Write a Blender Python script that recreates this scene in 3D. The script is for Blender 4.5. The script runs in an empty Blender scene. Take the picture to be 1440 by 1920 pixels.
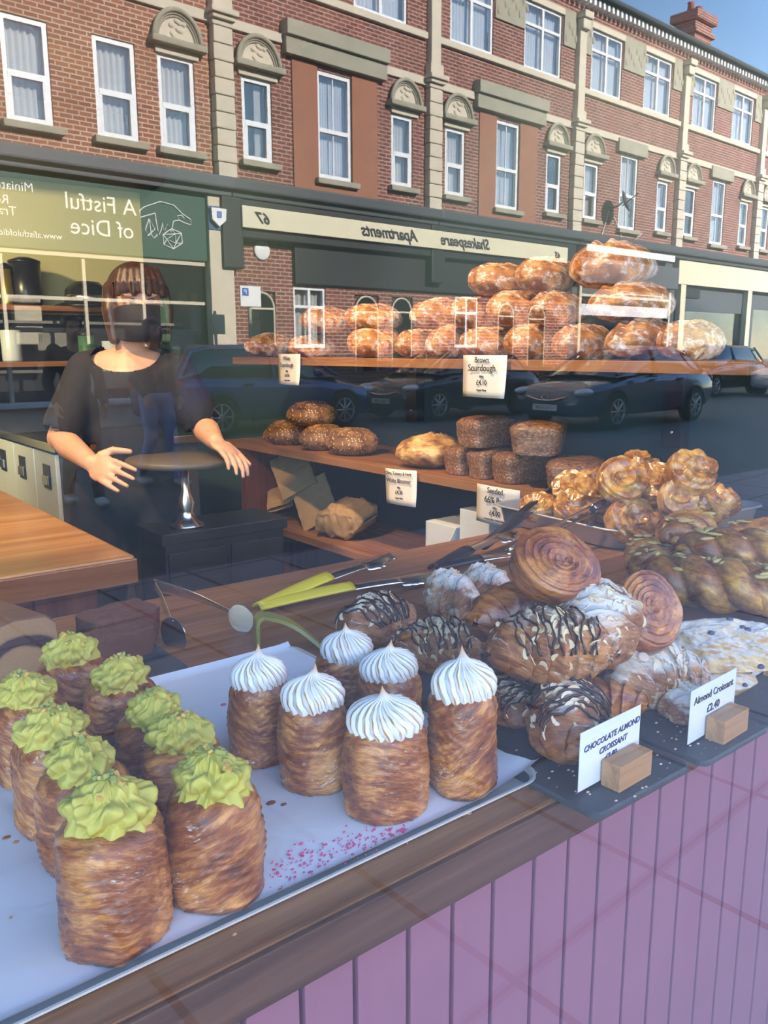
import bpy, bmesh, math, random
from mathutils import Vector, Matrix, noise, Euler
R_ = math.radians; PI = math.pi; sin = math.sin; cos = math.cos
COL = bpy.context.scene.collection
rnd = random.Random(7)
# ---------------------------------------------------------------- camera geometry (eye at x=0,y=0; shop axes: X along the window, Y into the shop)
CF = 1550.0; PIT = R_(11.1); TH = R_(51.8); ROLL = R_(0.2); EYE = Vector((0, 0, 1.40)); GY = 0.43
_h = Vector((cos(TH), sin(TH), 0)); _r = Vector((sin(TH), -cos(TH), 0)); _u = Vector((0, 0, 1))
_f = _h*cos(PIT)-_u*sin(PIT); _up = _u*cos(PIT)+_h*sin(PIT)
RR = _r*cos(ROLL)-_up*sin(ROLL); UU = _up*cos(ROLL)+_r*sin(ROLL)
def ray(px, py): return _f+RR*((px-720)/CF)-UU*((py-960)/CF)
def onz(px, py, z): d = ray(px, py); return EYE+d*((z-EYE.z)/d.z)
def onx(px, py, x): d = ray(px, py); return EYE+d*(x/d.x)
def ony(px, py, y): d = ray(px, py); return EYE+d*(y/d.y)
def atd(px, py, dep): return EYE+ray(px, py)*dep
def depth(p): return (Vector(p)-EYE).dot(_f)
# ---------------------------------------------------------------- objects
def tag(o, label=None, cat=None, group=None, kind=None):
    if label: o['label'] = label
    if cat: o['category'] = cat
    if group: o['group'] = group
    if kind: o['kind'] = kind
    return o
def empty(name, loc=(0, 0, 0), rz=0, label=None, cat=None, group=None, kind=None, rot=None):
    o = bpy.data.objects.new(name, None); COL.objects.link(o); o.location = loc
    o.rotation_euler = rot if rot else (0, 0, rz); o.empty_display_size = .05
    return tag(o, label, cat, group, kind)
def kids(o): return [c for c in bpy.data.objects if c.parent == o]
def dup(o, parent=None, **kw):
    c = o.copy(); COL.objects.link(c); c.parent = parent
    for ch in kids(o): dup(ch, c)
    for k, v in kw.items(): c[{'label': 'label', 'group': 'group', 'cat': 'category'}[k]] = v
    return c
class MB:
    def __init__(s): s.v = []; s.f = []; s.M = None; s.c = []
    def xf(s, M): s.M = M; return s
    def add(s, vs, fs):
        n = len(s.v); M = s.M
        s.v += [tuple(M @ Vector(v)) if M else tuple(v) for v in vs]
        s.f += [tuple(i+n for i in f) for f in fs]; return s
    def box(s, x0, x1, y0, y1, z0, z1):
        v = [(x, y, z) for z in (z0, z1) for y in (y0, y1) for x in (x0, x1)]
        return s.add(v, [(0, 2, 3, 1), (4, 5, 7, 6), (0, 1, 5, 4), (2, 6, 7, 3), (0, 4, 6, 2), (1, 3, 7, 5)])
    def rbox(s, x0, x1, y0, y1, z0, z1, b=.004):
        bm = bmesh.new(); r = bmesh.ops.create_cube(bm, size=1)
        for v in bm.verts:
            v.co.x = x0 if v.co.x < 0 else x1; v.co.y = y0 if v.co.y < 0 else y1; v.co.z = z0 if v.co.z < 0 else z1
        bmesh.ops.bevel(bm, geom=list(bm.edges), offset=b, segments=2, affect='EDGES', profile=.6)
        bm.verts.index_update(); s.add([v.co.copy() for v in bm.verts], [[v.index for v in f.verts] for f in bm.faces]); bm.free(); return s
    def tube(s, pts, rad, n=10, caps=True, flat=1.0):
        pts = [Vector(p) for p in pts]; k = len(pts); rad = rad if hasattr(rad, '__len__') else [rad]*k
        vs = []; ref = None
        for i, p in enumerate(pts):
            t = (pts[min(i+1, k-1)]-pts[max(i-1, 0)]).normalized()
            if ref is None: ref = Vector((0, 0, 1)) if abs(t.z) < .9 else Vector((1, 0, 0))
            a = t.cross(ref).normalized(); b = a.cross(t).normalized(); ref = b
            for j in range(n):
                w = 2*PI*j/n; vs.append(p+a*cos(w)*rad[i]+b*sin(w)*rad[i]*flat)
        fs = [(i*n+j, i*n+(j+1) % n, (i+1)*n+(j+1) % n, (i+1)*n+j) for i in range(k-1) for j in range(n)]
        if caps: fs += [tuple(range(n-1, -1, -1)), tuple((k-1)*n+j for j in range(n))]
        return s.add(vs, fs)
    def lathe(s, prof, n=32, cx=0, cy=0):
        vs = [(cx+r*cos(2*PI*j/n), cy+r*sin(2*PI*j/n), z) for r, z in prof for j in range(n)]
        k = len(prof)
        fs = [(i*n+j, i*n+(j+1) % n, (i+1)*n+(j+1) % n, (i+1)*n+j) for i in range(k-1) for j in range(n)]
        if prof[0][0] > 1e-6: fs.append(tuple(range(n-1, -1, -1)))
        if prof[-1][0] > 1e-6: fs.append(tuple((k-1)*n+j for j in range(n)))
        return s.add(vs, fs)
    def ell(s, c, r, n=20, m=12, M=None):
        c = Vector(c); r = r if hasattr(r, '__len__') else (r, r, r); vs = []
        for i in range(m+1):
            a = PI*i/m
            for j in range(n):
                w = 2*PI*j/n; q = Vector((r[0]*sin(a)*cos(w), r[1]*sin(a)*sin(w), -r[2]*cos(a)))
                if M: q = M @ q
                vs.append(c+q)
        return s.add(vs, [(i*n+j, i*n+(j+1) % n, (i+1)*n+(j+1) % n, (i+1)*n+j) for i in range(m) for j in range(n)])
    def prism(s, poly, h, axis='z', o=0):
        n = len(poly)
        def m(p, t): return {'z': (p[0], p[1], t), 'y': (p[0], t, p[1]), 'x': (t, p[0], p[1])}[axis]
        vs = [m(p, o) for p in poly]+[m(p, o+h) for p in poly]
        return s.add(vs, [tuple(range(n-1, -1, -1)), tuple(range(n, 2*n))]+[(i, (i+1) % n, (i+1) % n+n, i+n) for i in range(n)])
    def grid(s, fn, nu, nv, wrapv=False, flip=False):
        vs = [fn(i/nu, j/(nv if wrapv else nv)) for i in range(nu+1) for j in range(nv if wrapv else nv+1)]
        w = nv if wrapv else nv+1; fs = []
        for i in range(nu):
            for j in range(nv):
                a, b, c, d = i*w+j, i*w+(j+1) % w, (i+1)*w+(j+1) % w, (i+1)*w+j
                fs.append((a, d, c, b) if flip else (a, b, c, d))
        return s.add(vs, fs)
    def build(s, name, mat, parent=None, smooth=False, cols=None, clean=False, fix=True):
        me = bpy.data.meshes.new(name); me.from_pydata([tuple(v) for v in s.v], [], s.f)
        if cols:
            ca = me.color_attributes.new('tone', 'FLOAT_COLOR', 'POINT')
            for i, c in enumerate(cols): ca.data[i].color = (c[0], c[1], c[2], 1)
        if fix:
            bm = bmesh.new(); bm.from_mesh(me)
            if clean: bmesh.ops.remove_doubles(bm, verts=bm.verts, dist=1e-5)
            bmesh.ops.recalc_face_normals(bm, faces=bm.faces); bm.to_mesh(me); bm.free()
        if smooth:
            me.polygons.foreach_set('use_smooth', [True]*len(me.polygons))
        me.materials.append(mat)
        o = bpy.data.objects.new(name, me); COL.objects.link(o)
        if parent: o.parent = parent
        return o
def autosmooth(o, deg=35):
    me = o.data; me.polygons.foreach_set('use_smooth', [True]*len(me.polygons))
    bm = bmesh.new(); bm.from_mesh(me)
    for e in bm.edges:
        if len(e.link_faces) == 2 and e.calc_face_angle(0) > R_(deg): e.smooth = False
    bm.to_mesh(me); bm.free(); return o
def fractal(p, o=3): return noise.fractal(Vector(p), 1.0, 2.0, o)
def remeshed(mb, name, mat, parent, vox=.006, it=2, cut=None):
    o = mb.build(name, mat, None, fix=False)
    md = o.modifiers.new('r', 'REMESH'); md.mode = 'VOXEL'; md.voxel_size = vox
    sm = o.modifiers.new('s', 'SMOOTH'); sm.iterations = it; sm.factor = .5
    me = bpy.data.meshes.new_from_object(o.evaluated_get(bpy.context.evaluated_depsgraph_get()))
    old = o.data; o.modifiers.clear(); o.data = me; me.name = name; bpy.data.meshes.remove(old)
    if cut:
        bm = bmesh.new(); bm.from_mesh(me)
        bmesh.ops.delete(bm, geom=[f for f in bm.faces if cut(f.calc_center_median())], context='FACES'); bm.to_mesh(me); bm.free()
    me.polygons.foreach_set('use_smooth', [True]*len(me.polygons))
    me.materials.clear(); me.materials.append(mat)
    if parent: o.parent = parent
    return o
def text(body, size, mat, parent, loc, rot, name='lettering', ext=.0005, shear=0, align='CENTER', bold=0, xs=1, sp=1):
    cu = bpy.data.curves.new('t', 'FONT'); cu.body = body; cu.size = size; cu.extrude = ext; cu.shear = shear
    cu.align_x = align; cu.offset = bold; cu.resolution_u = 3; cu.space_character = sp
    o = bpy.data.objects.new('t', cu); COL.objects.link(o)
    me = bpy.data.meshes.new_from_object(o.evaluated_get(bpy.context.evaluated_depsgraph_get()))
    bpy.data.objects.remove(o); bpy.data.curves.remove(cu)
    me.name = name; me.materials.clear(); me.materials.append(mat)
    if xs != 1: me.transform(Matrix.Diagonal((xs, 1, 1, 1)))
    o = bpy.data.objects.new(name, me); COL.objects.link(o); o.parent = parent; o.location = loc; o.rotation_euler = rot
    return o
# ---------------------------------------------------------------- materials
class NT:
    def __init__(s, name):
        s.m = bpy.data.materials.new(name); s.m.use_nodes = True; s.t = s.m.node_tree; s.t.nodes.clear()
    def n(s, ty, ins=None, **kw):
        d = s.t.nodes.new(ty)
        for k, v in kw.items(): setattr(d, k, v)
        if ins:
            for k, v in ins.items():
                i = d.inputs[k]
                if isinstance(v, bpy.types.NodeSocket): s.t.links.new(v, i)
                else:
                    if hasattr(v, '__len__') and len(v) == 3 and i.type == 'RGBA': v = (*v, 1)
                    i.default_value = v
        return d
    def coord(s, k='Object'): return s.n('ShaderNodeTexCoord').outputs[k]
    def mapping(s, vec, sc=(1, 1, 1), rot=(0, 0, 0), loc=(0, 0, 0)):
        return s.n('ShaderNodeMapping', {'Vector': vec, 'Scale': sc, 'Rotation': rot, 'Location': loc}).outputs[0]
    def noise(s, vec, sc, det=4, rough=.55, dist=0): return s.n('ShaderNodeTexNoise', {'Vector': vec, 'Scale': sc, 'Detail': det, 'Roughness': rough, 'Distortion': dist}).outputs[0]
    def ramp(s, fac, stops, interp='LINEAR'):
        d = s.n('ShaderNodeValToRGB', {'Fac': fac}); cr = d.color_ramp; cr.interpolation = interp
        while len(cr.elements) < len(stops): cr.elements.new(.5)
        for e, (p, c) in zip(cr.elements, stops):
            e.position = p; e.color = (*c, 1) if hasattr(c, '__len__') else (c, c, c, 1)
        return d.outputs[0]
    def mix(s, fac, a, b, bt='MIX'):
        d = s.n('ShaderNodeMix', data_type='RGBA', blend_type=bt)
        for idx, v in ((0, fac), (6, a), (7, b)):
            i = d.inputs[idx]
            if isinstance(v, bpy.types.NodeSocket): s.t.links.new(v, i)
            else: i.default_value = (*v, 1) if hasattr(v, '__len__') else v
        return d.outputs[2]
    def math(s, op, a, b=0, c=0):
        d = s.n('ShaderNodeMath', operation=op)
        for i, v in enumerate((a, b, c)):
            if isinstance(v, bpy.types.NodeSocket): s.t.links.new(v, d.inputs[i])
            else: d.inputs[i].default_value = v
        return d.outputs[0]
    def bump(s, h, st=.3, dist=.002): return s.n('ShaderNodeBump', {'Height': h, 'Strength': st, 'Distance': dist}).outputs[0]
    def out(s, col, rough=.6, bump=None, metal=0, coat=0, coatr=.1, spec=.5, sss=0, emit=None, es=0, sheen=0):
        ins = {'Base Color': col, 'Roughness': rough, 'Metallic': metal, 'Coat Weight': coat, 'Coat Roughness': coatr, 'Specular IOR Level': spec}
        if bump is not None: ins['Normal'] = bump
        if sss: ins['Subsurface Weight'] = sss; ins['Subsurface Radius'] = (.01, .006, .004); ins['Subsurface Scale'] = .5
        if emit: ins['Emission Color'] = emit; ins['Emission Strength'] = es
        b = s.n('ShaderNodeBsdfPrincipled', ins); s.n('ShaderNodeOutputMaterial', {'Surface': b.outputs[0]}); return s.m
def plain(name, col, rough=.6, metal=0, var=.12, sc=8, bumps=.0, coat=0, spec=.5, emit=None, es=0):
    t = NT(name); c = t.coord(); n = t.noise(c, sc, 4)
    k = t.mix(n, tuple(x*(1-var) for x in col), tuple(min(1, x*(1+var)) for x in col))
    b = t.bump(t.noise(c, sc*12, 3), bumps, .002) if bumps else None
    return t.out(k, rough, b, metal, coat, spec=spec, emit=emit, es=es)
def wood(name, c1, c2, axis='x', rough=.35, sc=1.0, coat=.2):
    t = NT(name); c = t.coord()
    s = {'x': (1.2, 22, 22), 'y': (22, 1.2, 22), 'z': (22, 22, 1.2)}[axis]
    m = t.mapping(c, tuple(v*sc for v in s)); n = t.noise(m, 1.6, 6, .62, .6); n2 = t.noise(t.mapping(c, tuple(v*sc*6 for v in s)), 1.5, 3)
    k = t.ramp(n, [(.25, tuple(x*.55 for x in c1)), (.45, c1), (.7, c2)])
    k = t.mix(t.math('MULTIPLY', n2, .35), k, tuple(x*.4 for x in c1))
    return t.out(k, rough, t.bump(n2, .25, .001), coat=coat, coatr=.25)
def crust(name, dark, mid, light, sc=1, stretch=6, flour=.0, rough=.38, coat=.25, tilt=.9, fl_sc=1.0, seedy=0, floury_top=0, fine=0):
    t = NT(name); c = t.coord()
    x = t.n('ShaderNodeSeparateXYZ', {'Vector': c}).outputs
    lo = t.noise(c, 22*sc, 3, .5)
    z = t.math('ADD', t.math('MULTIPLY', x[2], stretch), t.math('MULTIPLY', t.math('ADD', x[0], t.math('MULTIPLY', x[1], .6)), tilt))
    z = t.math('ADD', z, t.math('MULTIPLY', lo, .05))
    v = t.n('ShaderNodeCombineXYZ', {0: x[0], 1: x[1], 2: z}).outputs[0]
    n = t.noise(v, 34*sc, 6, .62); big = t.noise(c, 16*sc, 3, .5)
    mixn = t.math('ADD', t.math('MULTIPLY', n, .62), t.math('MULTIPLY', big, .38))
    k = t.ramp(mixn, [(.34, dark), (.47, mid), (.57, light), (.70, tuple(min(1, q*1.25) for q in light))])
    if fine:
        w2 = t.n('ShaderNodeCombineXYZ', {0: x[0], 1: x[1], 2: t.math('MULTIPLY', z, 2.4)}).outputs[0]
        fl = t.noise(w2, 60*sc, 5, .7)
        k = t.mix(t.math('MULTIPLY', t.ramp(fl, [(.38, (1, 1, 1)), (.52, (0, 0, 0))]), fine*.75), k, dark)
        k = t.mix(t.math('MULTIPLY', t.ramp(fl, [(.58, (0, 0, 0)), (.70, (1, 1, 1))]), fine*.6), k, tuple(min(1, q*1.25) for q in light))
    if seedy:
        vo = t.n('ShaderNodeTexVoronoi', {'Vector': c, 'Scale': seedy}, feature='F1')
        sd = t.ramp(vo.outputs['Distance'], [(.0, (1, 1, 1)), (.28, (1, 1, 1)), (.36, (0, 0, 0))])
        sel = t.ramp(t.n('ShaderNodeSeparateColor', {'Color': vo.outputs['Color']}).outputs[0], [(.35, (0, 0, 0)), (.36, (1, 1, 1))])
        hs = t.math('MULTIPLY', sd, sel)
        k = t.mix(hs, k, (.72, .5, .26))
    if flour:
        fn = t.noise(v, 60*sc*fl_sc, 6, .75)
        pat = t.noise(c, 14*sc*fl_sc, 2)
        fm = t.ramp(t.math('ADD', t.math('MULTIPLY', fn, .65), t.math('MULTIPLY', pat, .35)), [(.62-flour*.3, (0, 0, 0)), (.70-flour*.25, (1, 1, 1))])
        if floury_top:
            g = t.n('ShaderNodeNewGeometry').outputs['Normal']; nz = t.n('ShaderNodeSeparateXYZ', {'Vector': g}).outputs[2]
            up = t.ramp(t.math('ADD', t.math('MULTIPLY', nz, .6), t.math('MULTIPLY', fn, .5)), [(.80-floury_top*.35, (0, 0, 0)), (1.0-floury_top*.35, (1, 1, 1))])
            fm = t.math('MAXIMUM', t.math('MULTIPLY', fm, .8), up)
        k = t.mix(t.math('MULTIPLY', fm, .85), k, (.86, .82, .76))
    b = t.bump(n, .6, .003)
    if fine: b = t.n('ShaderNodeBump', {'Height': fl, 'Strength': .7*fine, 'Distance': .0022, 'Normal': b}).outputs[0]
    if seedy: b = t.n('ShaderNodeBump', {'Height': hs, 'Strength': .6, 'Distance': .003, 'Normal': b}).outputs[0]
    return t.out(k, rough, b, coat=coat, coatr=.2)
M = {}
M['croissant'] = crust('laminated_pastry', (.11, .024, .007), (.34, .095, .022), (.64, .27, .068), flour=.15, stretch=3.6, rough=.34, coat=.35, tilt=1.5, sc=1.15, fine=.6, fl_sc=1.8)
M['shiny'] = crust('glazed_pastry', (.09, .014, .004), (.30, .07, .011), (.56, .20, .035), flour=0.0, stretch=3, rough=.25, coat=.6, tilt=.6, sc=.9, fine=.5)
M['almondcr'] = crust('almond_pastry', (.11, .028, .008), (.30, .095, .022), (.54, .23, .065), flour=.22, stretch=3.5, rough=.45, coat=.1, floury_top=.25, fine=.6)
M['sugarcr'] = crust('sugared_pastry', (.13, .04, .015), (.34, .13, .045), (.58, .3, .12), flour=.34, stretch=3, rough=.6, coat=0, floury_top=.85, fine=.6)
M['danish'] = crust('danish_pastry', (.30, .14, .045), (.52, .29, .10), (.72, .50, .22), flour=.2, stretch=2, rough=.6, coat=0, floury_top=.5)
M['sourdough'] = crust('sourdough_crust', (.13, .04, .010), (.38, .135, .03), (.66, .31, .08), sc=.55, flour=.46, stretch=1.6, rough=.58, coat=.03, tilt=.3, fl_sc=1.3, fine=.5)
M['seeded'] = crust('seeded_crust', (.07, .028, .01), (.19, .08, .025), (.34, .16, .055), sc=.5, stretch=1.2, rough=.6, coat=0, seedy=120)
M['bloomer'] = crust('bloomer_crust', (.10, .04, .015), (.38, .18, .05), (.7, .44, .16), sc=.6, flour=.12, stretch=2.5, rough=.5, coat=.1)
M['bun'] = crust('swirl_bun', (.10, .025, .006), (.38, .14, .025), (.70, .38, .09), sc=.9, stretch=1.6, rough=.25, coat=.7, tilt=.4, fine=.4)
M['braid'] = crust('savoury_twist', (.07, .018, .004), (.32, .11, .016), (.72, .37, .055), sc=.6, stretch=1.5, rough=.4, coat=.3, tilt=.3, fine=.4)
def m_rye():
    t = NT('wrapped_rye'); c = t.coord()
    vo = t.n('ShaderNodeTexVoronoi', {'Vector': c, 'Scale': 230}).outputs['Color']; sp = t.n('ShaderNodeSeparateColor', {'Color': vo}).outputs[0]
    k = t.ramp(sp, [(.1, (.13, .05, .02)), (.4, (.20, .085, .035)), (.8, (.30, .14, .06)), (1.0, (.42, .24, .12))])
    w = t.noise(t.mapping(c, (10, 10, 40), (0.5, .3, 0)), 2.2, 4, .7, 1.5)
    b = t.bump(w, .9, .012)
    ins = {'Base Color': k, 'Roughness': .5, 'Coat Weight': 1, 'Coat Roughness': .08, 'Coat Normal': b, 'Normal': t.bump(sp, .3, .002)}
    bs = t.n('ShaderNodeBsdfPrincipled', ins); t.n('ShaderNodeOutputMaterial', {'Surface': bs.outputs[0]}); return t.m
M['rye'] = m_rye()
def m_cream():
    t = NT('pistachio_cream'); c = t.coord(); n = t.noise(c, 60, 3)
    k = t.mix(n, (.45, .39, .05), (.60, .53, .11)); return t.out(k, .48, t.bump(t.noise(c, 500, 2), .15, .0008), sss=.12, spec=.35)
M['cream'] = m_cream()
def m_vcol(name, rough=.4, sss=.1, coat=0):
    t = NT(name); a = t.n('ShaderNodeVertexColor', layer_name='tone').outputs[0]; return t.out(a, rough, None, sss=sss, coat=coat)
M['meringue'] = m_vcol('torched_meringue', .38, .1)
M['nut'] = plain('pistachio_nut', (.62, .38, .08), .5, var=.4, sc=120)
M['nutg'] = plain('green_pistachio', (.30, .33, .07), .5, var=.3, sc=120)
M['almond'] = plain('flaked_almond', (.74, .58, .34), .5, var=.15, sc=60)
M['almonds'] = plain('sugared_almond', (.74, .60, .42), .6, var=.12, sc=90)
M['choc'] = plain('dark_chocolate', (.035, .014, .008), .3, var=.2)
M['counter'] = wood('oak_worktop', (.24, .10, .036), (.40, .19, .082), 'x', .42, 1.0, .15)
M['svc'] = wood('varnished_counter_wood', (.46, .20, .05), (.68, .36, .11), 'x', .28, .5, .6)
M['svcedge'] = wood('counter_edge_wood', (.28, .10, .04), (.38, .16, .07), 'x', .35, .7, .3)
M['panelwood'] = wood('dark_panel_wood', (.15, .045, .018), (.24, .08, .03), 'z', .4, .6, .3)
M['shelf'] = wood('shelf_wood', (.30, .12, .04), (.46, .22, .08), 'y', .45, .8, .1)
M['lightwood'] = wood('card_block_wood', (.50, .26, .11), (.66, .38, .18), 'x', .5, 1.5, 0)
M['slate'] = plain('black_slate', (.045, .055, .062), .55, var=.3, sc=20, bumps=.5)
def m_paperlined():
    t = NT('baking_paper'); c = t.coord()
    n = t.noise(t.mapping(c, (1, 1, 1), (0, 0, .3)), 6, 4, .6, .6)
    k = t.mix(n, (.66, .70, .76), (.80, .83, .87))
    cr = t.ramp(t.noise(c, 160, 5, .8), [(.70, (0, 0, 0)), (.76, (1, 1, 1))])
    pa = t.ramp(t.noise(c, 5, 2), [(.5, (0, 0, 0)), (.62, (1, 1, 1))])
    k = t.mix(t.math('MULTIPLY', t.math('MULTIPLY', cr, pa), .6), k, (.36, .2, .1))
    return t.out(k, .62, t.bump(n, .35, .01), spec=.3)
M['bakepaper'] = m_paperlined()
M['tray'] = plain('aluminium', (.86, .86, .84), .45, .55, .05, 30)
M['steel'] = plain('stainless_steel', (.62, .62, .62), .22, 1, .06, 12)
M['tin'] = plain('tin_metal', (.66, .66, .66), .42, .6, .12, 12)
M['yellow'] = plain('yellow_plastic', (.70, .58, .03), .35, var=.05)
M['olive'] = plain('olive_plastic', (.27, .27, .045), .35, var=.08)
M['blackpl'] = plain('black_plastic', (.012, .013, .016), .3, var=.1)
M['card'] = plain('white_card', (.80, .83, .90), .35, var=.03, coat=.3)
M['cream_card'] = plain('cream_card', (.80, .72, .62), .6, var=.04)
M['ink'] = plain('black_ink', (.02, .02, .03), .6)
M['inkb'] = plain('blue_black_ink', (.03, .045, .12), .6)
def m_pink():
    t = NT('pink_boards'); c = t.coord(); n = t.noise(c, 9, 3)
    k = t.mix(n, (.27, .115, .165), (.32, .14, .20)); return t.out(k, .5, t.bump(t.noise(t.mapping(c, (30, 30, 3)), 4, 3), .15, .001))
M['pink'] = m_pink()
M['pinkgap'] = plain('board_gap', (.06, .03, .07), .7)
M['kraft'] = plain('kraft_paper', (.38, .24, .11), .75, var=.15, sc=14, bumps=.3)
M['box'] = plain('white_carton', (.62, .66, .66), .6, var=.05)
M['teal'] = plain('teal_wall_paint', (.018, .042, .052), .6, var=.1, sc=2)
M['dark'] = plain('dark_paint', (.009, .010, .012), .5, var=.1)
M['cake'] = plain('chocolate_cake', (.13, .045, .022), .75, var=.3, sc=60, bumps=.8)
M['frame'] = plain('window_frame_paint', (.03, .03, .035), .4)
M['skin'] = plain('skin', (.58, .31, .19), .5, var=.08, sc=10)
M['shirt'] = plain('black_cotton', (.014, .014, .018), .85, var=.3, sc=8, bumps=.2)
M['trouser'] = plain('black_trousers', (.010, .011, .014), .85, var=.2)
M['mask'] = plain('black_mask', (.01, .01, .015), .75)
M['hair'] = (lambda t: t.out(t.ramp(t.noise(t.mapping(t.coord(), (60, 60, 5)), 3, 4), [(.35, (.012, .005, .003)), (.6, (.07, .026, .010)), (.78, (.22, .09, .03))]), .4))(NT('brown_hair'))
M['jeans'] = plain('blue_jeans', (.20, .32, .58), .8, var=.25, sc=6)
M['jacket'] = plain('dark_jacket', (.02, .022, .03), .8)
M['trainers'] = plain('white_trainers', (.6, .6, .62), .6)
# ================================================================ SHOP SHELL
def inv(o): return o.matrix_basis.inverted()
def wmb(o): return MB().xf(inv(o))
def struct(name, mb, mat, **k): o = mb.build(name, mat, None, **k); o['kind'] = 'structure'; return o
def m_glass(name, f0, dirt=0.0, tint=(1, 1, 1)):
    t = NT(name); g = t.n('ShaderNodeNewGeometry').outputs
    dt = t.n('ShaderNodeVectorMath', {0: g['Incoming'], 1: g['Normal']}, operation='DOT_PRODUCT').outputs['Value']
    c = t.math('SUBTRACT', 1.0, t.math('ABSOLUTE', dt)); p5 = t.math('POWER', c, 5.0)
    fac = t.math('ADD', t.math('MULTIPLY', p5, 1-f0), f0)
    tr = t.n('ShaderNodeBsdfTransparent', {'Color': (*tint, 1)}).outputs[0]
    gl = t.n('ShaderNodeBsdfGlossy', {'Roughness': 0.0, 'Color': (1, 1, 1, 1)}).outputs[0]
    a = t.n('ShaderNodeMixShader', {0: fac, 1: tr, 2: gl}).outputs[0]
    if dirt:
        cc = t.coord(); st = t.noise(t.mapping(cc, (28, 1, .9)), 2.0, 5, .65); st2 = t.noise(t.mapping(cc, (1, 1, 1)), 1.7, 2)
        k = t.ramp(t.math('MULTIPLY', st, t.math('ADD', st2, .5)), [(.35, .25), (.75, 1.0)])
        df = t.n('ShaderNodeBsdfDiffuse', {'Color': (.8, .85, .9, 1)}).outputs[0]
        a = t.n('ShaderNodeMixShader', {0: t.math('MULTIPLY', k, dirt), 1: a, 2: df}).outputs[0]
    t.n('ShaderNodeOutputMaterial', {'Surface': a}); return t.m
M['pane'] = m_glass('shop_window_glass', .045, .005)
M['hglass'] = m_glass('house_window_glass', .13)
M['floor'] = plain('shop_floor', (.03, .03, .035), .5)
M['wallback'] = plain('back_wall_paint', (.55, .50, .27), .7, var=.05, sc=3)
M['wallleft'] = plain('left_wall_paint', (.25, .24, .18), .7)
M['ceil'] = plain('ceiling_paint', (.30, .29, .25), .8)
M['facade'] = plain('shop_front_paint', (.05, .05, .055), .5)
WX = 2.25; BY = 5.4; LX = -2.2; TOPZ = .925
struct('floor', MB().box(LX, WX, GY+.02, BY, -.1, 0), M['floor'])
struct('ceiling', MB().box(LX, WX, GY+.02, BY, 2.75, 2.85), M['ceil'])
struct('wall_right', MB().box(WX, WX+.15, GY+.02, BY, 0, 2.75), M['teal'])
struct('wall_left', MB().box(LX-.15, LX, GY+.02, BY, 0, 2.75), M['wallleft'])
struct('wall_back', MB().box(LX-.15, WX+.15, BY, BY+.15, 0, 2.75), M['wallback'])
struct('added_bulkhead', MB().box(LX, WX, 5.0, BY, 2.40, 2.75), plain('bulkhead_paint', (.05, .05, .045), .7))  # dark box added to cut off the lit back wall at the top
# shop window: one large pane in a dark frame
g = MB().box(LX+.1, WX-.05, GY-.006, GY, .12, 2.6).build('window_1', M['pane']); g['kind'] = 'structure'
fr = MB(); fr.box(LX-.1, LX+.1, GY-.03, GY+.03, 0, 2.75).box(WX-.05, WX+.2, GY-.03, GY+.03, 0, 2.75).box(LX+.1, WX-.05, GY-.03, GY+.03, 2.6, 2.75).box(LX+.1, WX-.05, GY-.03, GY+.03, -.02, .12)
fo = fr.build('window_frame', M['frame'], g); fo['label'] = 'dark painted frame of the shop window'
# the building of the shop, out of the photo but shading the street
sb = MB(); sb.box(-22, LX-.1, GY, GY+.3, 0, 2.75).box(WX+.2, 60, GY, GY+.3, 0, 2.75).box(-22, 60, GY, GY+.3, 2.75, 9.2).box(-22, 60, GY+.3, GY+8, 9.1, 9.2)
M['ownbrick'] = plain('own_facade_render', (.42, .38, .34), .8)
struct('wall_front', sb, M['ownbrick'])
# ================================================================ DISPLAY COUNTER
dc = empty('display_counter', (0.6, .525, 0), 0, 'long wooden display counter with mauve boarded front along the window', 'counter')
wmb(dc).rbox(-1.6, WX-.002, .525, 1.50, .875, TOPZ, .004).build('worktop', M['counter'], dc)
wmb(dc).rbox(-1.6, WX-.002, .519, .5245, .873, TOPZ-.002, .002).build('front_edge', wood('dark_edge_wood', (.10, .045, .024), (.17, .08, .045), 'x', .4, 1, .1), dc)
b = wmb(dc).box(-1.6, WX-.002, .56, .58, .0, .875).build('front_backing', M['pinkgap'], dc)
xs = -1.6; k = 0
while xs < WX-.07:
    w = .0605+(.004 if k % 3 == 0 else -.002); p = wmb(dc).rbox(xs, min(xs+w-.006, WX-.005), .545, .561, .0, .874, .0015)
    bo = p.build('front_board', M['pink'], dc); xs += w; k += 1
wmb(dc).box(-1.6, WX-.002, 1.40, 1.43, .0, .875).build('back_panel', M['panelwood'], dc)
# service counter to the left
sc_ = empty('service_counter', (.0, 1.76, 0), 0, 'thick varnished wooden service counter at the left with boarded panelling', 'counter')
wmb(sc_).rbox(-1.4, .675, 1.76, 3.35, .89, .95, .008).build('worktop', M['svc'], sc_)
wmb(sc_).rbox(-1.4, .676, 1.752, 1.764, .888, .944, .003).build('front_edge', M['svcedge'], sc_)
for i in range(14):
    x0 = .60-.14*(i+1)
    wmb(sc_).rbox(x0+.002, x0+.138, 1.80, 1.82, .0, .89, .002).build('front_board', M['panelwood'], sc_)
wmb(sc_).box(-1.36, .60, 1.82, 3.3, .0, .889).build('carcass', M['panelwood'], sc_)
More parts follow.
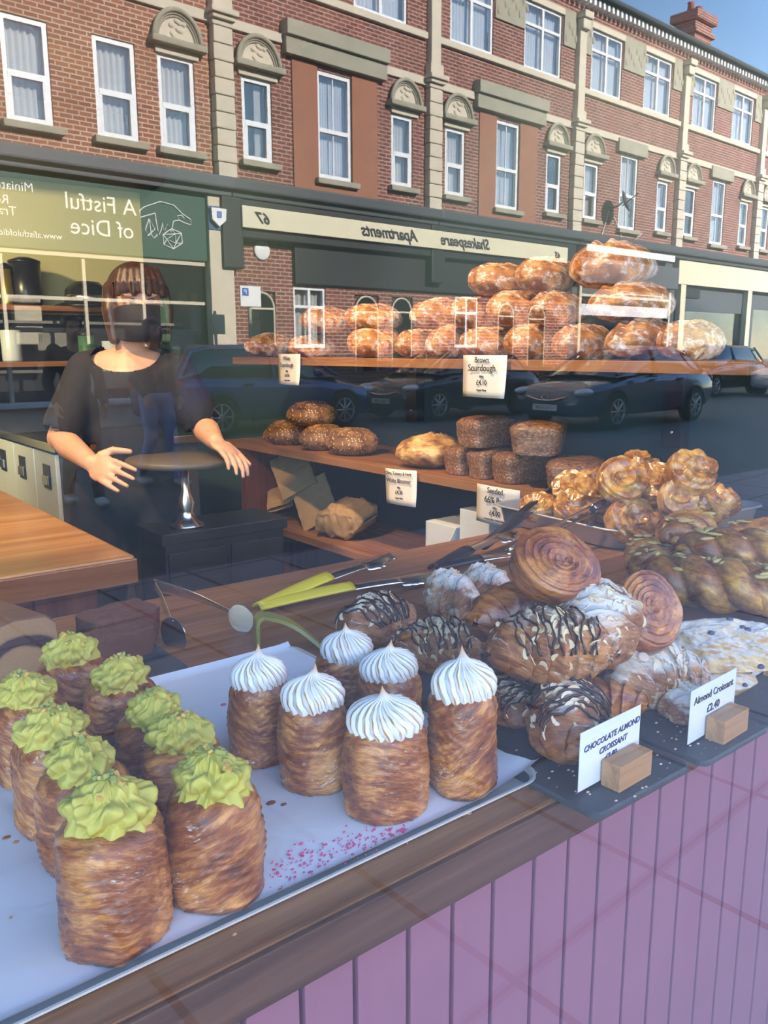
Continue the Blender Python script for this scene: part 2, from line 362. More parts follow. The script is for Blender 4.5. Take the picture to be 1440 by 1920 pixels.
# steel cupboard behind
fc = empty('steel_cabinet', (1.3, 4.1, 0), 0, 'stainless steel cabinet with recessed black door handles behind the service counter', 'cabinet')
wmb(fc).rbox(1.02, 1.62, 3.4, 4.95, .0, 1.0, .004).build('body', plain('cabinet_side', (.06, .06, .065), .5), fc)
wmb(fc).rbox(.99, 1.64, 3.38, 4.97, 1.0, 1.035, .004).build('top', M['steel'], fc)
M['steeld'] = plain('brushed_door', (.72, .76, .70), .42, .35, .1, 5)
for i, (a, b_) in enumerate([(3.41, 3.70), (3.71, 4.02), (4.03, 4.45), (4.46, 4.94)]):
    d = wmb(fc).rbox(1.002, 1.02, a, b_, .05, .99, .003).build('door', M['steeld'], fc)
    m = (a+b_)/2-.03+(.05 if i % 2 else 0)
    h = wmb(fc).box(.997, 1.0015, m-.045, m+.045, .84, .94).build('handle_recess', M['blackpl'], fc); h.parent = d; h.matrix_parent_inverse = Matrix()
    wmb(fc).rbox(.987, .998, m-.035, m+.035, .855, .895, .002).build('handle', M['steel'], fc).parent = d
# back shelving and pots far left
def shelf_unit(name, label, x0, x1, y0, y1, z, mat, brackets=()):
    s = empty(name, ((x0+x1)/2, (y0+y1)/2, z-.03), 0, label, 'shelf')
    wmb(s).rbox(x0, x1, y0, y1, z-.03, z, .002).build('board', mat, s)
    for bx in brackets: bx(s)
    return s
shelf_unit('wall_shelf', 'long high wall shelf of kitchen pots on the yellow back wall', .55, 2.1, 5.1, 5.39, 1.66, M['svcedge'])
ls = shelf_unit('wall_shelf', 'lower wall shelf with an added dark sheet behind, tubs and jars on the back wall', .55, 2.2, 5.08, 5.37, 1.34, M['svcedge'])
wmb(ls).box(.5, 2.24, 5.375, 5.395, 0, 1.62).build('added_dark_sheet', M['dark'], ls)  # dark sheet added to darken the wall below the shelf
def pot(x, y, z, r, h, mat, label, cat, name, lid=True):
    p = empty(name, (x, y, z), 0, label, cat, None)
    MB().lathe([(r*.94, 0), (r, .01), (r*1.02, h), (r*.96, h), (r*.92, .02), (0, .02)], 28).build('body', mat, p, True)
    if lid: MB().lathe([(r*1.05, h+.001), (r*1.05, h+.015), (r*.4, h+.035), (0, h+.037)], 28).build('lid', M['blackpl'], p, True)
    return p
M['brass'] = plain('gold_tin', (.5, .38, .08), .3, .8)
M['green'] = plain('green_tub', (.05, .16, .06), .5)
pot(1.235, 5.25, 1.66, .05, .26, M['blackpl'], 'slim black canister on the high back shelf, leftmost', 'canister', 'canister')
pot(1.335, 5.2, 1.66, .035, .2, M['brass'], 'gold tin on the high back shelf between black canisters', 'tin', 'tin')
pot(1.45, 5.22, 1.66, .085, .24, M['blackpl'], 'wide black pot on the high back shelf beside a gold tin', 'pot', 'stock_pot')
pot(1.30, 5.3, 1.66, .04, .09, M['green'], 'small green tub on the high back shelf', 'tub', 'tub', False)
hp = empty('mixing_bowl', (1.80, 5.22, 1.66), 0, 'upturned black bowl on the high back shelf above the worker', 'bowl')
MB().lathe([(.19, .0), (.19, .012), (.13, .03), (.125, .10), (.08, .15), (0, .16)], 30).build('body', M['blackpl'], hp, True)
MB().lathe([(.125, .04), (.13, .045), (.13, .07), (.12, .075)], 30).build('band', M['steel'], hp, True)
for i, (x, r, h, mt, lb) in enumerate([(.95, .05, .13, M['box'], 'pale jar on the lower back shelf, leftmost'), (1.08, .05, .17, M['wallback'], 'cream tub on the lower back shelf beside a pale jar'),
        (1.22, .04, .1, M['brass'], 'short gold tin on the lower back shelf'), (1.34, .055, .18, M['box'], 'tall pale jar on the lower back shelf'), (1.78, .05, .15, M['green'], 'green jar on the lower back shelf right of the worker'), (1.93, .055, .12, M['box'], 'squat pale jar on the lower back shelf, rightmost')]):
    pot(x, 5.22, 1.34, r, h, mt, lb, 'jar', 'jar', i % 2 == 0)
# ================================================================ BREAD SHELVES ON THE RIGHT WALL
def bracket(y, z):
    def f(s):
        b = wmb(s).rbox(WX-.045, WX-.001, y-.033, y+.033, z-.26, z-.03, .003)
        o = b.build('bracket', M['blackpl'], s)
        wmb(s).rbox(WX-.3, WX-.04, y-.012, y+.012, z-.055, z-.031, .002).build('bracket_arm', M['blackpl'], s)
        wmb(s).ell((WX-.046, y, z-.215), .006, 10, 6).build('screw', M['steel'], s).parent = o
    return f
shelf_unit('bread_shelf', 'upper wooden shelf on the right wall carrying sourdough loaves', 1.82, WX-.002, .98, 3.42, 1.37, M['shelf'], (bracket(1.41, 1.37), bracket(2.62, 1.37)))
lo = shelf_unit('bread_shelf', 'lower wooden shelf on the right wall carrying rye and seeded loaves', 1.82, WX-.002, 1.59, 3.52, .988, M['shelf'])
wmb(lo).rbox(1.83, 2.24, 3.36, 3.40, .0, .957, .003).build('upright', M['panelwood'], lo)
wmb(lo).rbox(1.83, 2.24, 1.60, 1.64, .0, .957, .003).build('upright', M['panelwood'], lo)
shelf_unit('bag_shelf', 'bottom wooden shelf holding brown paper bags under the loaves', 1.82, WX-.002, 1.66, 3.35, .638, M['shelf'])
bt = empty('low_cupboard', (2.03, 2.5, 0), 0, 'dark floor cupboard below the shelf of paper bags', 'cupboard')
wmb(bt).rbox(1.86, 2.24, 1.66, 3.34, .0, .30, .004).build('body', M['dark'], bt)
# black hang cards with prices
def card(y0, y1, z0, z1, lines, label, tilt=0, x=1.806):
    yc = (y0+y1)/2; w = y0-y1; h = z1-z0
    c = empty('price_card', (x, yc, z1), 0, label, 'price card', 'price cards hanging from the bread shelves', rot=(tilt, 0, 0))
    def fn(u, v): return (-.006*sin(v*PI)-.02*(1-u)**2*v*.5, (.5-v)*w, -h*(1-u))
    g = MB().grid(fn, 6, 6); o = g.build('paper', M['cream_card'], c, True)
    so = o.modifiers.new('s', 'SOLIDIFY'); so.thickness = .0012; so.offset = 1
    for s, sz, fz in lines: text(s, sz, M['ink'], c, (-.012, 0, -h*fz), (PI/2, 0, -PI/2), 'lettering', .0003, bold=.0002, xs=.95)
    return c
card(2.998, 2.83, 1.262, 1.385, [('White', .022, .2), ('Sourdough', .024, .42), ('800g', .009, .58), ('\u00a34.10', .017, .74), ('Organic Wheat', .007, .87)], 'hanging card reading White Sourdough at the far end of the upper shelf')
card(1.895, 1.71, 1.257, 1.383, [('Brown', .024, .17), ('Sourdough', .028, .37), ('800g', .010, .53), ('\u00a34.10', .021, .70), ('Organic Wheat', .007, .84)], 'hanging card reading Brown Sourdough under the upper shelf')
card(2.287, 2.115, .868, .992, [('Olive, Tomato & Herb', .0165, .15), ('White Bloomer', .022, .37), ('800g', .009, .53), ('\u00a34.30', .019, .69), ('Organic Wheat', .007, .82)], 'hanging card reading Olive Tomato and Herb White Bloomer', R_(-3))
card(1.825, 1.645, .872, .990, [('Seeded', .024, .17), ('66% Rye', .027, .42), ('800g', .010, .58), ('\u00a34.00', .022, .75), ('Contains Gluten, Barley, Sesame', .007, .88)], 'hanging card reading Seeded Rye beside the white cartons')
# white cartons behind the display counter
def carton(x, y, z, w, d, h, rz, label, flap=False):
    c = empty('carton', (x, y, z), rz, label, 'box', 'white cartons behind the counter')
    MB().rbox(-w/2, w/2, -d/2, d/2, 0, h, .003).build('body', M['box'], c)
    if flap: MB().prism([(-w/2, 0), (-w/2-.05, -.07), (-w/2, -.09)], .002, 'y', -d/2).xf(None).build('flap', M['box'], c).location.z = h
    return c
def carton_px(pa, pb, py, label, flap):
    a = onx(pa, py, 1.86); b = onx(pb, py, 1.86); h = onx((pa+pb)/2, py, 1.86).z-.639
    carton(1.94, (a.y+b.y)/2, .6385, .16, abs(a.y-b.y)-.004, h, 0, label, flap)
carton_px(797, 857, 982, 'small white carton with open flap beside the taller one', True)
carton_px(861, 990, 966, 'taller white carton standing behind the rye price card', False)
# ================================================================ TRAY
T0 = .928; TZ = .9325
tr = empty('baking_tray', (.1, .82, T0), 0, 'large aluminium baking tray lined with white paper on the counter', 'tray')
m = wmb(tr)
def rr(x0, x1, y0, y1, r, n=6):
    P = []
    for cx, cy, a0 in ((x1-r, y1-r, 0), (x0+r, y1-r, 90), (x0+r, y0+r, 180), (x1-r, y0+r, 270)):
        for i in range(n+1): a = R_(a0+90*i/n); P.append((cx+r*cos(a), cy+r*sin(a)))
    return P
TX0, TX1, TY0, TY1 = -.62, .665, .553, 1.088
def loft(mb, rings, cap0=True, cap1=False):
    n = len(rings[0]); vs = [p for r in rings for p in r]
    fs = [(i*n+j, i*n+(j+1) % n, (i+1)*n+(j+1) % n, (i+1)*n+j) for i in range(len(rings)-1) for j in range(n)]
    if cap0: fs.append(tuple(range(n)))
    if cap1: fs.append(tuple((len(rings)-1)*n+j for j in range(n)))
    return mb.add(vs, fs)
def ring(x0, x1, y0, y1, r, z): return [(x, y, z) for x, y in rr(x0, x1, y0, y1, r)]
loft(m, [ring(TX0+.012, TX1-.012, TY0+.010, TY1-.010, .02, T0-.002), ring(TX0+.004, TX1-.004, TY0+.003, TY1-.003, .026, T0+.008), ring(TX0, TX1, TY0, TY1, .03, T0+.0085), ring(TX0, TX1, TY0, TY1, .03, T0+.0065)])
m.build('pan', M['tray'], tr)
def pfn(u, v):
    x = TX0+.005+(TX1-TX0-.012)*u; y = TY0+.006+(TY1-TY0-.008)*v
    e = max(0, abs(v-.5)*2-.965)/.035; e2 = max(0, (u-.985)/.015)
    z = TZ+.0006*noise.noise((x*14, y*14, 0))+.0075*min(1, e)+.006*min(1, e2)*(0.5+.5*noise.noise((y*20, 1, 3)))
    if u > .93 and v < .25: z += .012*((u-.93)/.07)*((.25-v)/.25)**1.2
    return (x, y, z)
o = wmb(tr).grid(pfn, 220, 90).build('paper_liner', M['bakepaper'], tr, True); o['label'] = 'white baking paper lining'
# pink sugar dust and crumbs on the paper
M['pinkdust'] = plain('pink_sugar', (.75, .12, .26), .6)
cr_ = MB(); rnd.seed(3)
for i in range(230):
    q = rnd.random(); px = 500+260*q+rnd.gauss(0, 14); py = 1635-85*q+rnd.gauss(0, 17)
    p = onz(px, py, TZ+.0008); s = rnd.uniform(.0003, .0011)
    cr_.box(p.x-s, p.x+s, p.y-s*.8, p.y+s*.8, p.z-.0006, p.z+.0005)
for px, py, s in ((419, 1321, .0035), (755, 1556, .003), (566, 1600, .002), (565, 1582, .002)):
    p = onz(px, py, TZ+.001); cr_.ell(p, (s*1.3, s, .0012), 8, 5)
tag(cr_.build('sugar_dust', M['pinkdust']), 'scattered pink sugar specks on the white tray paper', 'sugar', kind='stuff')
cr_ = MB()
for px, py, s in ((508, 1505, .004), (532, 1508, .0025), (470, 1640, .002), (525, 1668, .0018), (870, 1528, .002), (330, 1700, .002), (440, 1752, .0015), (12, 1570, .003), (30, 1578, .002), (20, 1720, .001), (880, 1525, .002)):
    p = onz(px, py, TZ+.001); cr_.ell(p, (s*1.5, s, .001), 8, 5)
tag(cr_.build('crumbs', M['croissant']), 'brown pastry crumbs lying on the tray paper', 'crumbs', kind='stuff')
# ================================================================ SLATES
def slate(x0, x1, y0, y1, z, label, rz=0, seed=1):
    c = Vector(((x0+x1)/2, (y0+y1)/2, z)); s = empty('slate_board', c, rz, label, 'slate board', 'slate serving boards on the counter')
    w = (x1-x0)/2; d = (y1-y0)/2; P = []
    for x, y in rr(-w, w, -d, d, .012, 4): P.append((x, y))
    Q = []
    for i in range(len(P)):
        a = Vector(P[i]); b = Vector(P[(i+1) % len(P)]); n = max(1, int((b-a).length/.012))
        for k in range(n): p = a.lerp(b, k/n); q = noise.noise((p.x*40+seed, p.y*40, 0)); Q.append((p.x*(1+.012*q), p.y*(1+.006*q)))
    m = MB(); loft(m, [[(x, y, 0) for x, y in Q], [(x, y, .004) for x, y in Q], [(x*.98, y*.992, .006) for x, y in Q]], True, True)
    m.build('slab', M['slate'], s); return s
slate(.645, .822, .470, 1.02, TOPZ+.0005, 'black slate board under the chocolate almond croissants')
slate(.832, .985, .462, .95, TOPZ+.0005, 'black slate board under the sugared almond croissants', 0, 5)
slate(.995, 1.16, .455, .86, TOPZ+.0005, 'black slate board under the flat sugared pastry at the right', 0, 9)
slate(.30, .50, 1.105, 1.33, TOPZ+.0005, 'black slate board under the cakes behind the green topped pastries', R_(0), 12)
# price cards in wooden blocks
def blockcard(px, py, rz, lines, label, hand=False, w=.112, h=.068, lean=0, off=0, ctilt=0):
    p = onz(px, py, TOPZ+.0067)
    b = empty('card_holder', p, rz, label, 'card holder', 'wooden price card holders on the slates')
    MB().rbox(-.031, .031, -.012, .012, 0, .030, .0015).build('block', M['lightwood'], b)
    c = empty('price_card', (0, .0, 0), 0); c.parent = b
    cc = MB().rbox(-w/2, w/2, -.0006, .0006, 0, h, .0004).build('card', M['card'], b); cc.location = (off, .0145, .0035); cc.rotation_euler = (lean, ctilt, 0)
    bpy.data.objects.remove(c)
    for s, sz, x, z, sh, ro in lines:
        t = text(s, sz, M['inkb'] if hand else M['ink'], cc, (x, -.0009, z), (PI/2, -ro, 0), 'lettering', .0002, sh, bold=.00025)
    return b
blockcard(1174, 1462, R_(2), [('CHOCOLATE ALMOND', .0098, .002, .046, .25, .05), ('CROISSANT', .0098, .004, .0335, .25, .04), ('\u00a32.80', .0098, .0, .022, .25, .02)], 'wooden block holding the handwritten Chocolate Almond Croissant card', True, off=-.012)
blockcard(1362, 1377, R_(3), [('Almond Croissant', .013, .0, .048, 0, 0), ('\u00a32.40', .014, .0, .029, 0, 0)], 'wooden block holding the printed Almond Croissant card', off=-.012)
blockcard(1462, 1260, R_(4), [], 'wooden card block half out of the picture at the right edge', off=-.005)
# ================================================================ TONGS AND SERVERS
def U(pts, z): return [onz(px, py, z) if len(q) == 0 else onz(px, py, q[0]) for (px, py, *q) in pts]
def tong_head(mb, p, d, up, L=.065, w=.018):
    p = Vector(p); d = Vector(d).normalized(); sd = d.cross(Vector(up)).normalized(); n = sd.cross(d)
    def fn(u, v):
        a = (v-.5)*2; ww = w*(.55+.45*sin(PI*min(1, u*1.1+.1)))
        sc = 1+.14*abs(sin(u*PI*5.5)) if abs(a) > .8 else 1
        return p+d*(L*u)+sd*(a*ww*sc)-n*(a*a*.010)+n*.003
    mb.grid(fn, 24, 10)
def tongs(name, label, hinge, tips, hand, hl, zs, group=None):
    """hinge px, two tip px; arms are channelled strips"""
    h = onz(*hinge, zs[0]); t = empty(name, h, 0, label, 'tongs', group)
    for (px, py), z in zip(tips, zs[1:]):
        e = onz(px, py, z); d = e-h; L = d.length; dn = d.normalized(); sd = dn.cross(Vector((0, 0, 1))).normalized(); up = sd.cross(dn)
        a = wmb(t)
        def arm(u, v, u0=0, u1=1, w=.011, th=.004, o=0):
            q = u0+(u1-u0)*u; aa = (v-.5)*2
            return h+d*q+sd*aa*w*(.75+.25*min(1, q*3))+up*(th*(1-aa*aa)+.004+o+.008*sin(PI*q))
        a.grid(lambda u, v: arm(u, v, .05, .80, .018, .006), 20, 8)
        ar = a.build('arm', M['steel'], t, True); so = ar.modifiers.new('s', 'SOLIDIFY'); so.thickness = .0012
        hd = wmb(t); tong_head(hd, h+d*.77+up*.010, d, up, L*.25, .030)
        ho = hd.build('scalloped_head', M['steel'], t, True); so = ho.modifiers.new('s', 'SOLIDIFY'); so.thickness = .0012
        if hand:
            g = wmb(t); g.grid(lambda u, v: arm(u, v, .0, hl, .020, .009, .001), 12, 8)
            go = g.build('grip', hand, t, True); so = go.modifiers.new('s', 'SOLIDIFY'); so.thickness = .005; so.offset = 0
    return t
tongs('tongs', 'yellow handled steel tongs lying open on the wooden counter', (484, 1146), [(727, 1050), (812, 1084)], M['yellow'], .5, (TOPZ+.004, TOPZ+.03, TOPZ+.008))
tongs('tongs', 'black handled steel tongs lying behind the almond croissants', (812, 1072), [(960, 1004), (1010, 1040)], M['blackpl'], .42, (TOPZ+.004, TOPZ+.035, TOPZ+.008))
# long dark tong and bright tong resting on the bun tin
def longarm(name, label, a, b, mat, headmat, w=.010):
    a = onz(*a); b = onz(*b); t = empty(name, a, 0, label, 'tongs'); d = b-a; sd = d.normalized().cross(Vector((0, 0, 1))).normalized(); up = sd.cross(d.normalized())
    for s in (-1, 1):
        g = wmb(t); g.grid(lambda u, v: a+d*(u*.8)+sd*((v-.5)*w)+up*(s*(.006+.004*u)+(.002*(1-(2*v-1)**2))*s), 16, 6)
        o = g.build('arm', mat, t, True); so = o.modifiers.new('s', 'SOLIDIFY'); so.thickness = .0012
        g = wmb(t); tong_head(g, a+d*.78+up*(s*.010), d, up*s, d.length*.22, .016)
        o = g.build('scalloped_head', headmat, t, True); so = o.modifiers.new('s', 'SOLIDIFY'); so.thickness = .0012
    return t
longarm('tongs', 'dark steel tongs leaning on the corner of the bun tin', (905, 1025, TOPZ+.02), (1040, 915, 1.02), M['blackpl'], M['steel'], .022)
longarm('tongs', 'bright steel tongs lying across the edge of the bun tin', (952, 1036, TOPZ+.03), (1150, 935, 1.03), M['steel'], M['steel'], .013)
# olive bent tongs standing beside the tray
ol = empty('bent_tongs', onz(480, 1212, TOPZ+.002), 0, 'olive plastic tongs bent in a hoop beside the paper lined tray', 'tongs')
def strip(t, pts, w, th, mat, name):
    P = [Vector(p) for p in pts]; m_ = wmb(t)
    rings = []
    for i, p in enumerate(P):
        tt = (P[min(i+1, len(P)-1)]-P[max(i-1, 0)]).normalized(); sd = tt.cross(Vector((.25, 1, 0))).normalized(); wd = Vector((.35, .94, 0)).normalized()
        rings.append([p+wd*w/2+sd*th/2, p-wd*w/2+sd*th/2, p-wd*w/2-sd*th/2, p+wd*w/2-sd*th/2])
    loft(m_, rings, True, True); return autosmooth(m_.build(name, mat, t), 40)
base = onz(482, 1208, TOPZ+.002); far = onz(602, 1212, TOPZ+.004)
P = [base, base+Vector((.0, .0, .03))]
q0 = base+Vector((0, 0, .035)); q1 = far
for i in range(9): a = PI/2*i/8; P.append(q0+Vector((.012*(1-cos(a)), 0, .012*sin(a))))
for i in range(1, 9): u = i/8; P.append(Vector((q0.x+.012, q0.y, q0.z+.012)).lerp(q1, u)+Vector((0, 0, .012*sin(PI*u))))
strip(ol, P, .034, .006, M['olive'], 'hoop')
# cake server, steel
sv = empty('pastry_tongs', onz(330, 1215, TOPZ), 0, 'steel pastry tongs with two flat oval blades on the counter', 'tongs')
def plate(c, a, b, n_, th=.0015):
    m_ = wmb(sv); c = Vector(c); rings = []
    for s in (-1, 1): rings.append([c+a*cos(2*PI*i/24)+b*sin(2*PI*i/24)+n_*(th*s/2) for i in range(24)])
    loft(m_, rings, True, True); return m_
pA = onz(325, 1190, TOPZ+.02); pB = onz(452, 1160, TOPZ+.022)
plate(pA, Vector((0, .005, .028)), Vector((.012, -.022, 0)), Vector((1, .3, 0)).normalized()).build('blade', M['steel'], sv)
plate(pB, Vector((0, .005, .024)), Vector((.014, -.018, 0)), Vector((1, .3, 0)).normalized()).build('blade', M['steel'], sv)
a0 = onz(290, 1098, TOPZ+.035)
def sarm(p, q, w0, w1, name='arm'):
    m_ = wmb(sv); d = q-p; 
    m_.grid(lambda u, v: p+d*u+Vector((0, 0, 1))*((v-.5)*(w0+(w1-w0)*u)+.006*sin(PI*u))+Vector((.3, .9, 0))*(.002*(1-(2*v-1)**2)), 16, 5)
    o = m_.build(name, M['steel'], sv, True); so = o.modifiers.new('s', 'SOLIDIFY'); so.thickness = .0015
sarm(a0, onz(436, 1148, TOPZ+.022), .026, .006); sarm(a0, pA+Vector((0, 0, .02)), .022, .008)
# ================================================================ ROUND STAND held by the worker
rs = empty('round_stand', (1.04, 2.28, .88), 0, 'round wooden board on a chrome pedestal under the worker\u2019s hand', 'cake stand')
M['discwood'] = plain('round_board_wood', (.10, .075, .045), .5, var=.15, sc=5)
MB().lathe([(0, .192), (.165, .192), (.168, .198), (.168, .206), (.165, .21), (0, .21)], 48).build('board', M['discwood'], rs, True)
MB().lathe([(0, .0), (.05, 0), (.05, .008), (.03, .02), (.022, .05), (.028, .075), (.014, .11), (.014, .17), (.03, .192)], 28).build('pedestal', M['steel'], rs, True)
bk = empty('side_cabinet', (1.15, 2.35, 0), 0, 'black side cabinet under the round wooden board', 'cabinet')
MB().rbox(-.22, .20, -.14, .07, .845, .88, .004).build('cabinet_top', M['dark'], bk); MB().rbox(-.21, .19, -.13, .06, 0, .845, .004).build('body', M['dark'], bk)
for x in (-.11, .09): MB().rbox(x-.09, x+.09, -.138, -.131, .06, .82, .002).build('door', M['dark'], bk)
# ================================================================ CRUFFINS
def cruffin_body(seed, R=.041, H=.09):
    m = MB(); nz, nt = 74, 150; sd = seed*7.3
    def prof(u):      # u 0 bottom centre .. 1 top centre -> r, z
        if u < .08: return R*.93*u/.08, .0
        if u < .14: a = (u-.08)/.06*PI/2; return R*(.93+.05*sin(a)), .006*(1-cos(a))
        if u < .80: t = (u-.14)/.66; return R*(.98+.035*sin(t*PI*.9+.4)), .006+(H-.022)*t
        if u < .93: a = (u-.80)/.13*PI/2; return R*(.98-.36*(1-cos(a))), H-.016+.016*sin(a)
        t = (u-.93)/.07; return R*.62*(1-t), H-.003*t
    def fn(u, v):
        r, z = prof(u); th = 2*PI*v
        lay = z*125+2.3*sin(th+sd)+1.1*noise.noise((cos(th)*1.2+sd, sin(th)*1.2, z*18))+(3 if z > H*.55 else 0)*.25*sin(2*th+sd)
        saw = lay-math.floor(lay); d = .0022*(saw**2)*max(0, .4+noise.noise((cos(th)*2+sd, sin(th)*2, z*35)))+.0030*noise.noise((cos(th)*1.5+sd, sin(th)*1.5, z*28))+.0009*noise.noise((cos(th)*7+sd, sin(th)*7, z*170))
        k = min(1, r/(R*.5)); r2 = r+d*k; wob = 1+.035*sin(2*th+sd)+.02*sin(3*th+sd*2)
        return (r2*wob*cos(th), r2*wob*sin(th), z+(.0016*noise.noise((cos(th)*2+sd, sin(th)*2, 5)) if z > H*.7 else 0)*k)
    return m.grid(fn, nz, nt, wrapv=True)
cream_fn = {}
def cream(seed, R=.034, H=.034):
    sd = seed*3.7; n1 = 7+seed % 2
    def fn(u, v):
        th = 2*PI*v
        a = u*PI*.70; rho = R*(sin(a)**.8)*(1+.10*sin(2*th+sd)); z = H*(cos(a)**1.0*.62+.33) if a < PI/2 else H*(cos(a)*.62+.33)
        tw = 1.9*u
        l1 = abs(sin(n1/2*(th+tw)+sd+.9*noise.noise((cos(th)+sd, sin(th), u*2))))**.6
        l2 = abs(sin(2.5*(th-1.3*tw)+sd*1.7))
        tier = sin(u*PI*4.6+3.2*noise.noise((cos(th)*1.9+sd, sin(th)*1.9, 2)))
        fold = 1-abs(noise.noise((cos(th)*R*120+sd, sin(th)*R*120, u*4.5)))*2.6
        amp = min(1, u*3.2); d = amp*(.0068*l1*(.5+.5*u)+.0026*l2+.0036*tier+.0034*fold-.0065)
        tip = .002*math.exp(-(u/.10)**2)
        x = (rho+d*sin(a))*cos(th); y = (rho+d*sin(a))*sin(th); zz = z+d*cos(a)*.8+tip+.0022*noise.noise((cos(th)*2+sd, sin(th)*2, 9))*amp
        return (x, y, max(zz, -.012))
    cream_fn[seed] = fn
    return MB().grid(fn, 64, 150, wrapv=True)
def green_cruffin(seed):
    t = empty('pistachio_cruffin'); H = .09
    cruffin_body(seed).build('pastry', M['croissant'], t, True, fix=False)
    c = cream(seed).build('cream_topping', M['cream'], t, True, fix=False); c.location.z = H-.007; c.scale = (.86, .86, 1.12)
    r = random.Random(seed)
    for i in range(13):
        u = abs(r.gauss(0, .11))+.02; v = r.random(); p = Vector(cream_fn[seed](u, v)); s = r.uniform(.0022, .0038)
        m = MB(); m.rbox(-s, s, -s*.75, s*.75, -s*.5, s*.5, s*.3)
        o = m.build('nut_piece', M['nut'] if r.random() < .6 else M['nutg'], c); o.location = p+Vector((0, 0, s*.5)); o.rotation_euler = (r.uniform(-.6, .6), r.uniform(-.6, .6), r.uniform(0, 6))
    return t
def meringue(seed, R=.038, H=.040):
    sd = seed*2.9; n = 21; m = MB(); cols = []; nu, nv = 64, 420
    def fn(u, v):
        th = 2*PI*v; a = u*PI*.66
        rho = R*(sin(a)**1.15 if u < .5 else sin(a)**1.0)
        z = H*(.50*cos(a)+.25)+.013*math.exp(-(u/.07)**1.3)
        f = n*(v+.12*(1-u)**1.5+.014*sin(3*th+sd)+.010*noise.noise((cos(th)*2+sd, sin(th)*2, u*6))); fr = f-math.floor(f); rdg = 1-abs(2*fr-1); rdg = rdg**.6
        w = min(1, u*2.4); d = .0034*w*(rdg-.4)+.0012*sin(2*th+sd)*w+.002*noise.noise((cos(th)+sd, sin(th), 1+u*2))*w
        x = (rho+d*sin(a))*cos(th); y = (rho+d*sin(a))*sin(th)
        bend = math.exp(-(u/.09)**2); x += bend*.004*cos(sd); y += bend*.004*sin(sd)
        edge = max(0, (u-.86)/.14); z += -.004*edge*rdg+d*cos(a)*.7
        return (x, y, z), rdg, u, th
    for i in range(nu+1):
        for j in range(nv):
            p, rg, u, th = fn(i/nu, j/nv)
            k = max(0, 1-max(0, rg-.12)*4.5)*max(0, .72+.9*noise.noise((cos(th)*3+sd, sin(th)*3, u*5)))*(1 if u > .15 else .3)*(1-.6*max(0, u-.75)/.25)
            tip = math.exp(-(u/.085)**2)*.9
            k2 = min(1, max(0, (rg-.86)/.07))*max(0, .85+1.2*noise.noise((cos(th)*3+sd, sin(th)*3, u*4+3)))*min(1, u*4)*(1-.5*max(0, u-.75)/.25); k = max(k*.95, k2, tip); k = min(1, max(0, k))
            w = (.80, .81, .80); b = (.46, .19, .03); cols.append(tuple(w[q]*(1-k)+b[q]*k for q in range(3)))
    m.grid(lambda u, v: fn(u, v)[0], nu, nv, wrapv=True)
    return m, cols
def mer_cruffin(seed):
    t = empty('meringue_cruffin'); H = .09
    cruffin_body(seed+20).build('pastry', M['croissant'], t, True, fix=False)
    m, c = meringue(seed); o = m.build('meringue_topping', M['meringue'], t, True, cols=c, fix=False); o.location.z = H-.006; o.scale = (.93, .93, 1.08)
    return t
GP = [green_cruffin(i) for i in (1, 2, 3)]; MP = [mer_cruffin(i) for i in (1, 2, 3)]
used = set()
def place(proto, loc, rz, label, cat, group, sc=(1, 1, 1), rot=None):
    if proto.name in used: o = dup(proto)
    else: o = proto; used.add(proto.name)
    o.location = loc; o.rotation_euler = rot if rot else (0, 0, rz); o.scale = sc
    o['label'] = label; o['category'] = cat; o['group'] = group; return o
def tilt(o, deg, az, child):
    for c in kids(o):
        if c.name.startswith(child): c.rotation_euler = Euler((R_(deg)*cos(az), R_(deg)*sin(az), 0))
Z0 = TZ+.0005
for k, (px, py, s, h, pr, rz, lb) in enumerate([
    (222, 1745, 1.06, 1.12, 0, 0.4, 'nearest tall pastry drum with pistachio cream, at the bottom left'),
    (408, 1662, 1.03, 1.06, 1, 1.9, 'pistachio cream pastry drum right of the nearest one, cream dripping'),
    (165, 1605, 1.0, .98, 2, 3.0, 'pistachio cream pastry hidden behind the nearest drum'),
    (110, 1532, 1.0, .98, 0, 4.1, 'pistachio cream pastry at the left edge with a pink fleck'),
    (62, 1450, .98, .98, 1, 5.2, 'leftmost pistachio cream pastry below the marbled cake'),
    (348, 1540, .97, .95, 2, .9, 'pistachio cream pastry just behind the dripping one'),
    (298, 1485, .97, .95, 0, 2.2, 'pistachio cream pastry third back in the right hand row'),
    (235, 1412, 1.02, .98, 1, 3.6, 'pistachio cream pastry in front of the chocolate loaf corner'),
    (143, 1362, 1.03, 1.0, 2, 5.0, 'farthest pistachio cream pastry, beside the marbled cake')]):
    place(GP[pr], onz(px, py, Z0), rz, lb, 'pastry', 'pistachio cream cruffins on the tray', (s, s, h))
for k, (px, py, s, h, pr, rz, lb) in enumerate([
    (723, 1510, 1.03, 1.03, 0, 0.2, 'nearest meringue topped pastry with a split under the meringue'),
    (866, 1468, .95, 1.22, 1, 2.0, 'tallest meringue topped pastry at the right end of the tray'),
    (590, 1462, .92, 1.05, 2, 3.3, 'meringue topped pastry left of the nearest one'),
    (490, 1415, .88, 1.05, 0, 4.2, 'leftmost meringue topped pastry on the tray'),
    (730, 1388, .96, 1.0, 1, 5.3, 'meringue topped pastry directly behind the nearest one'),
    (652, 1345, .96, 1.0, 2, 1.2, 'farthest meringue topped pastry, leaning meringue with curled tip')]):
    place(MP[pr], onz(px, py, Z0), rz, lb, 'pastry', 'meringue topped cruffins on the tray', (s, s, h))
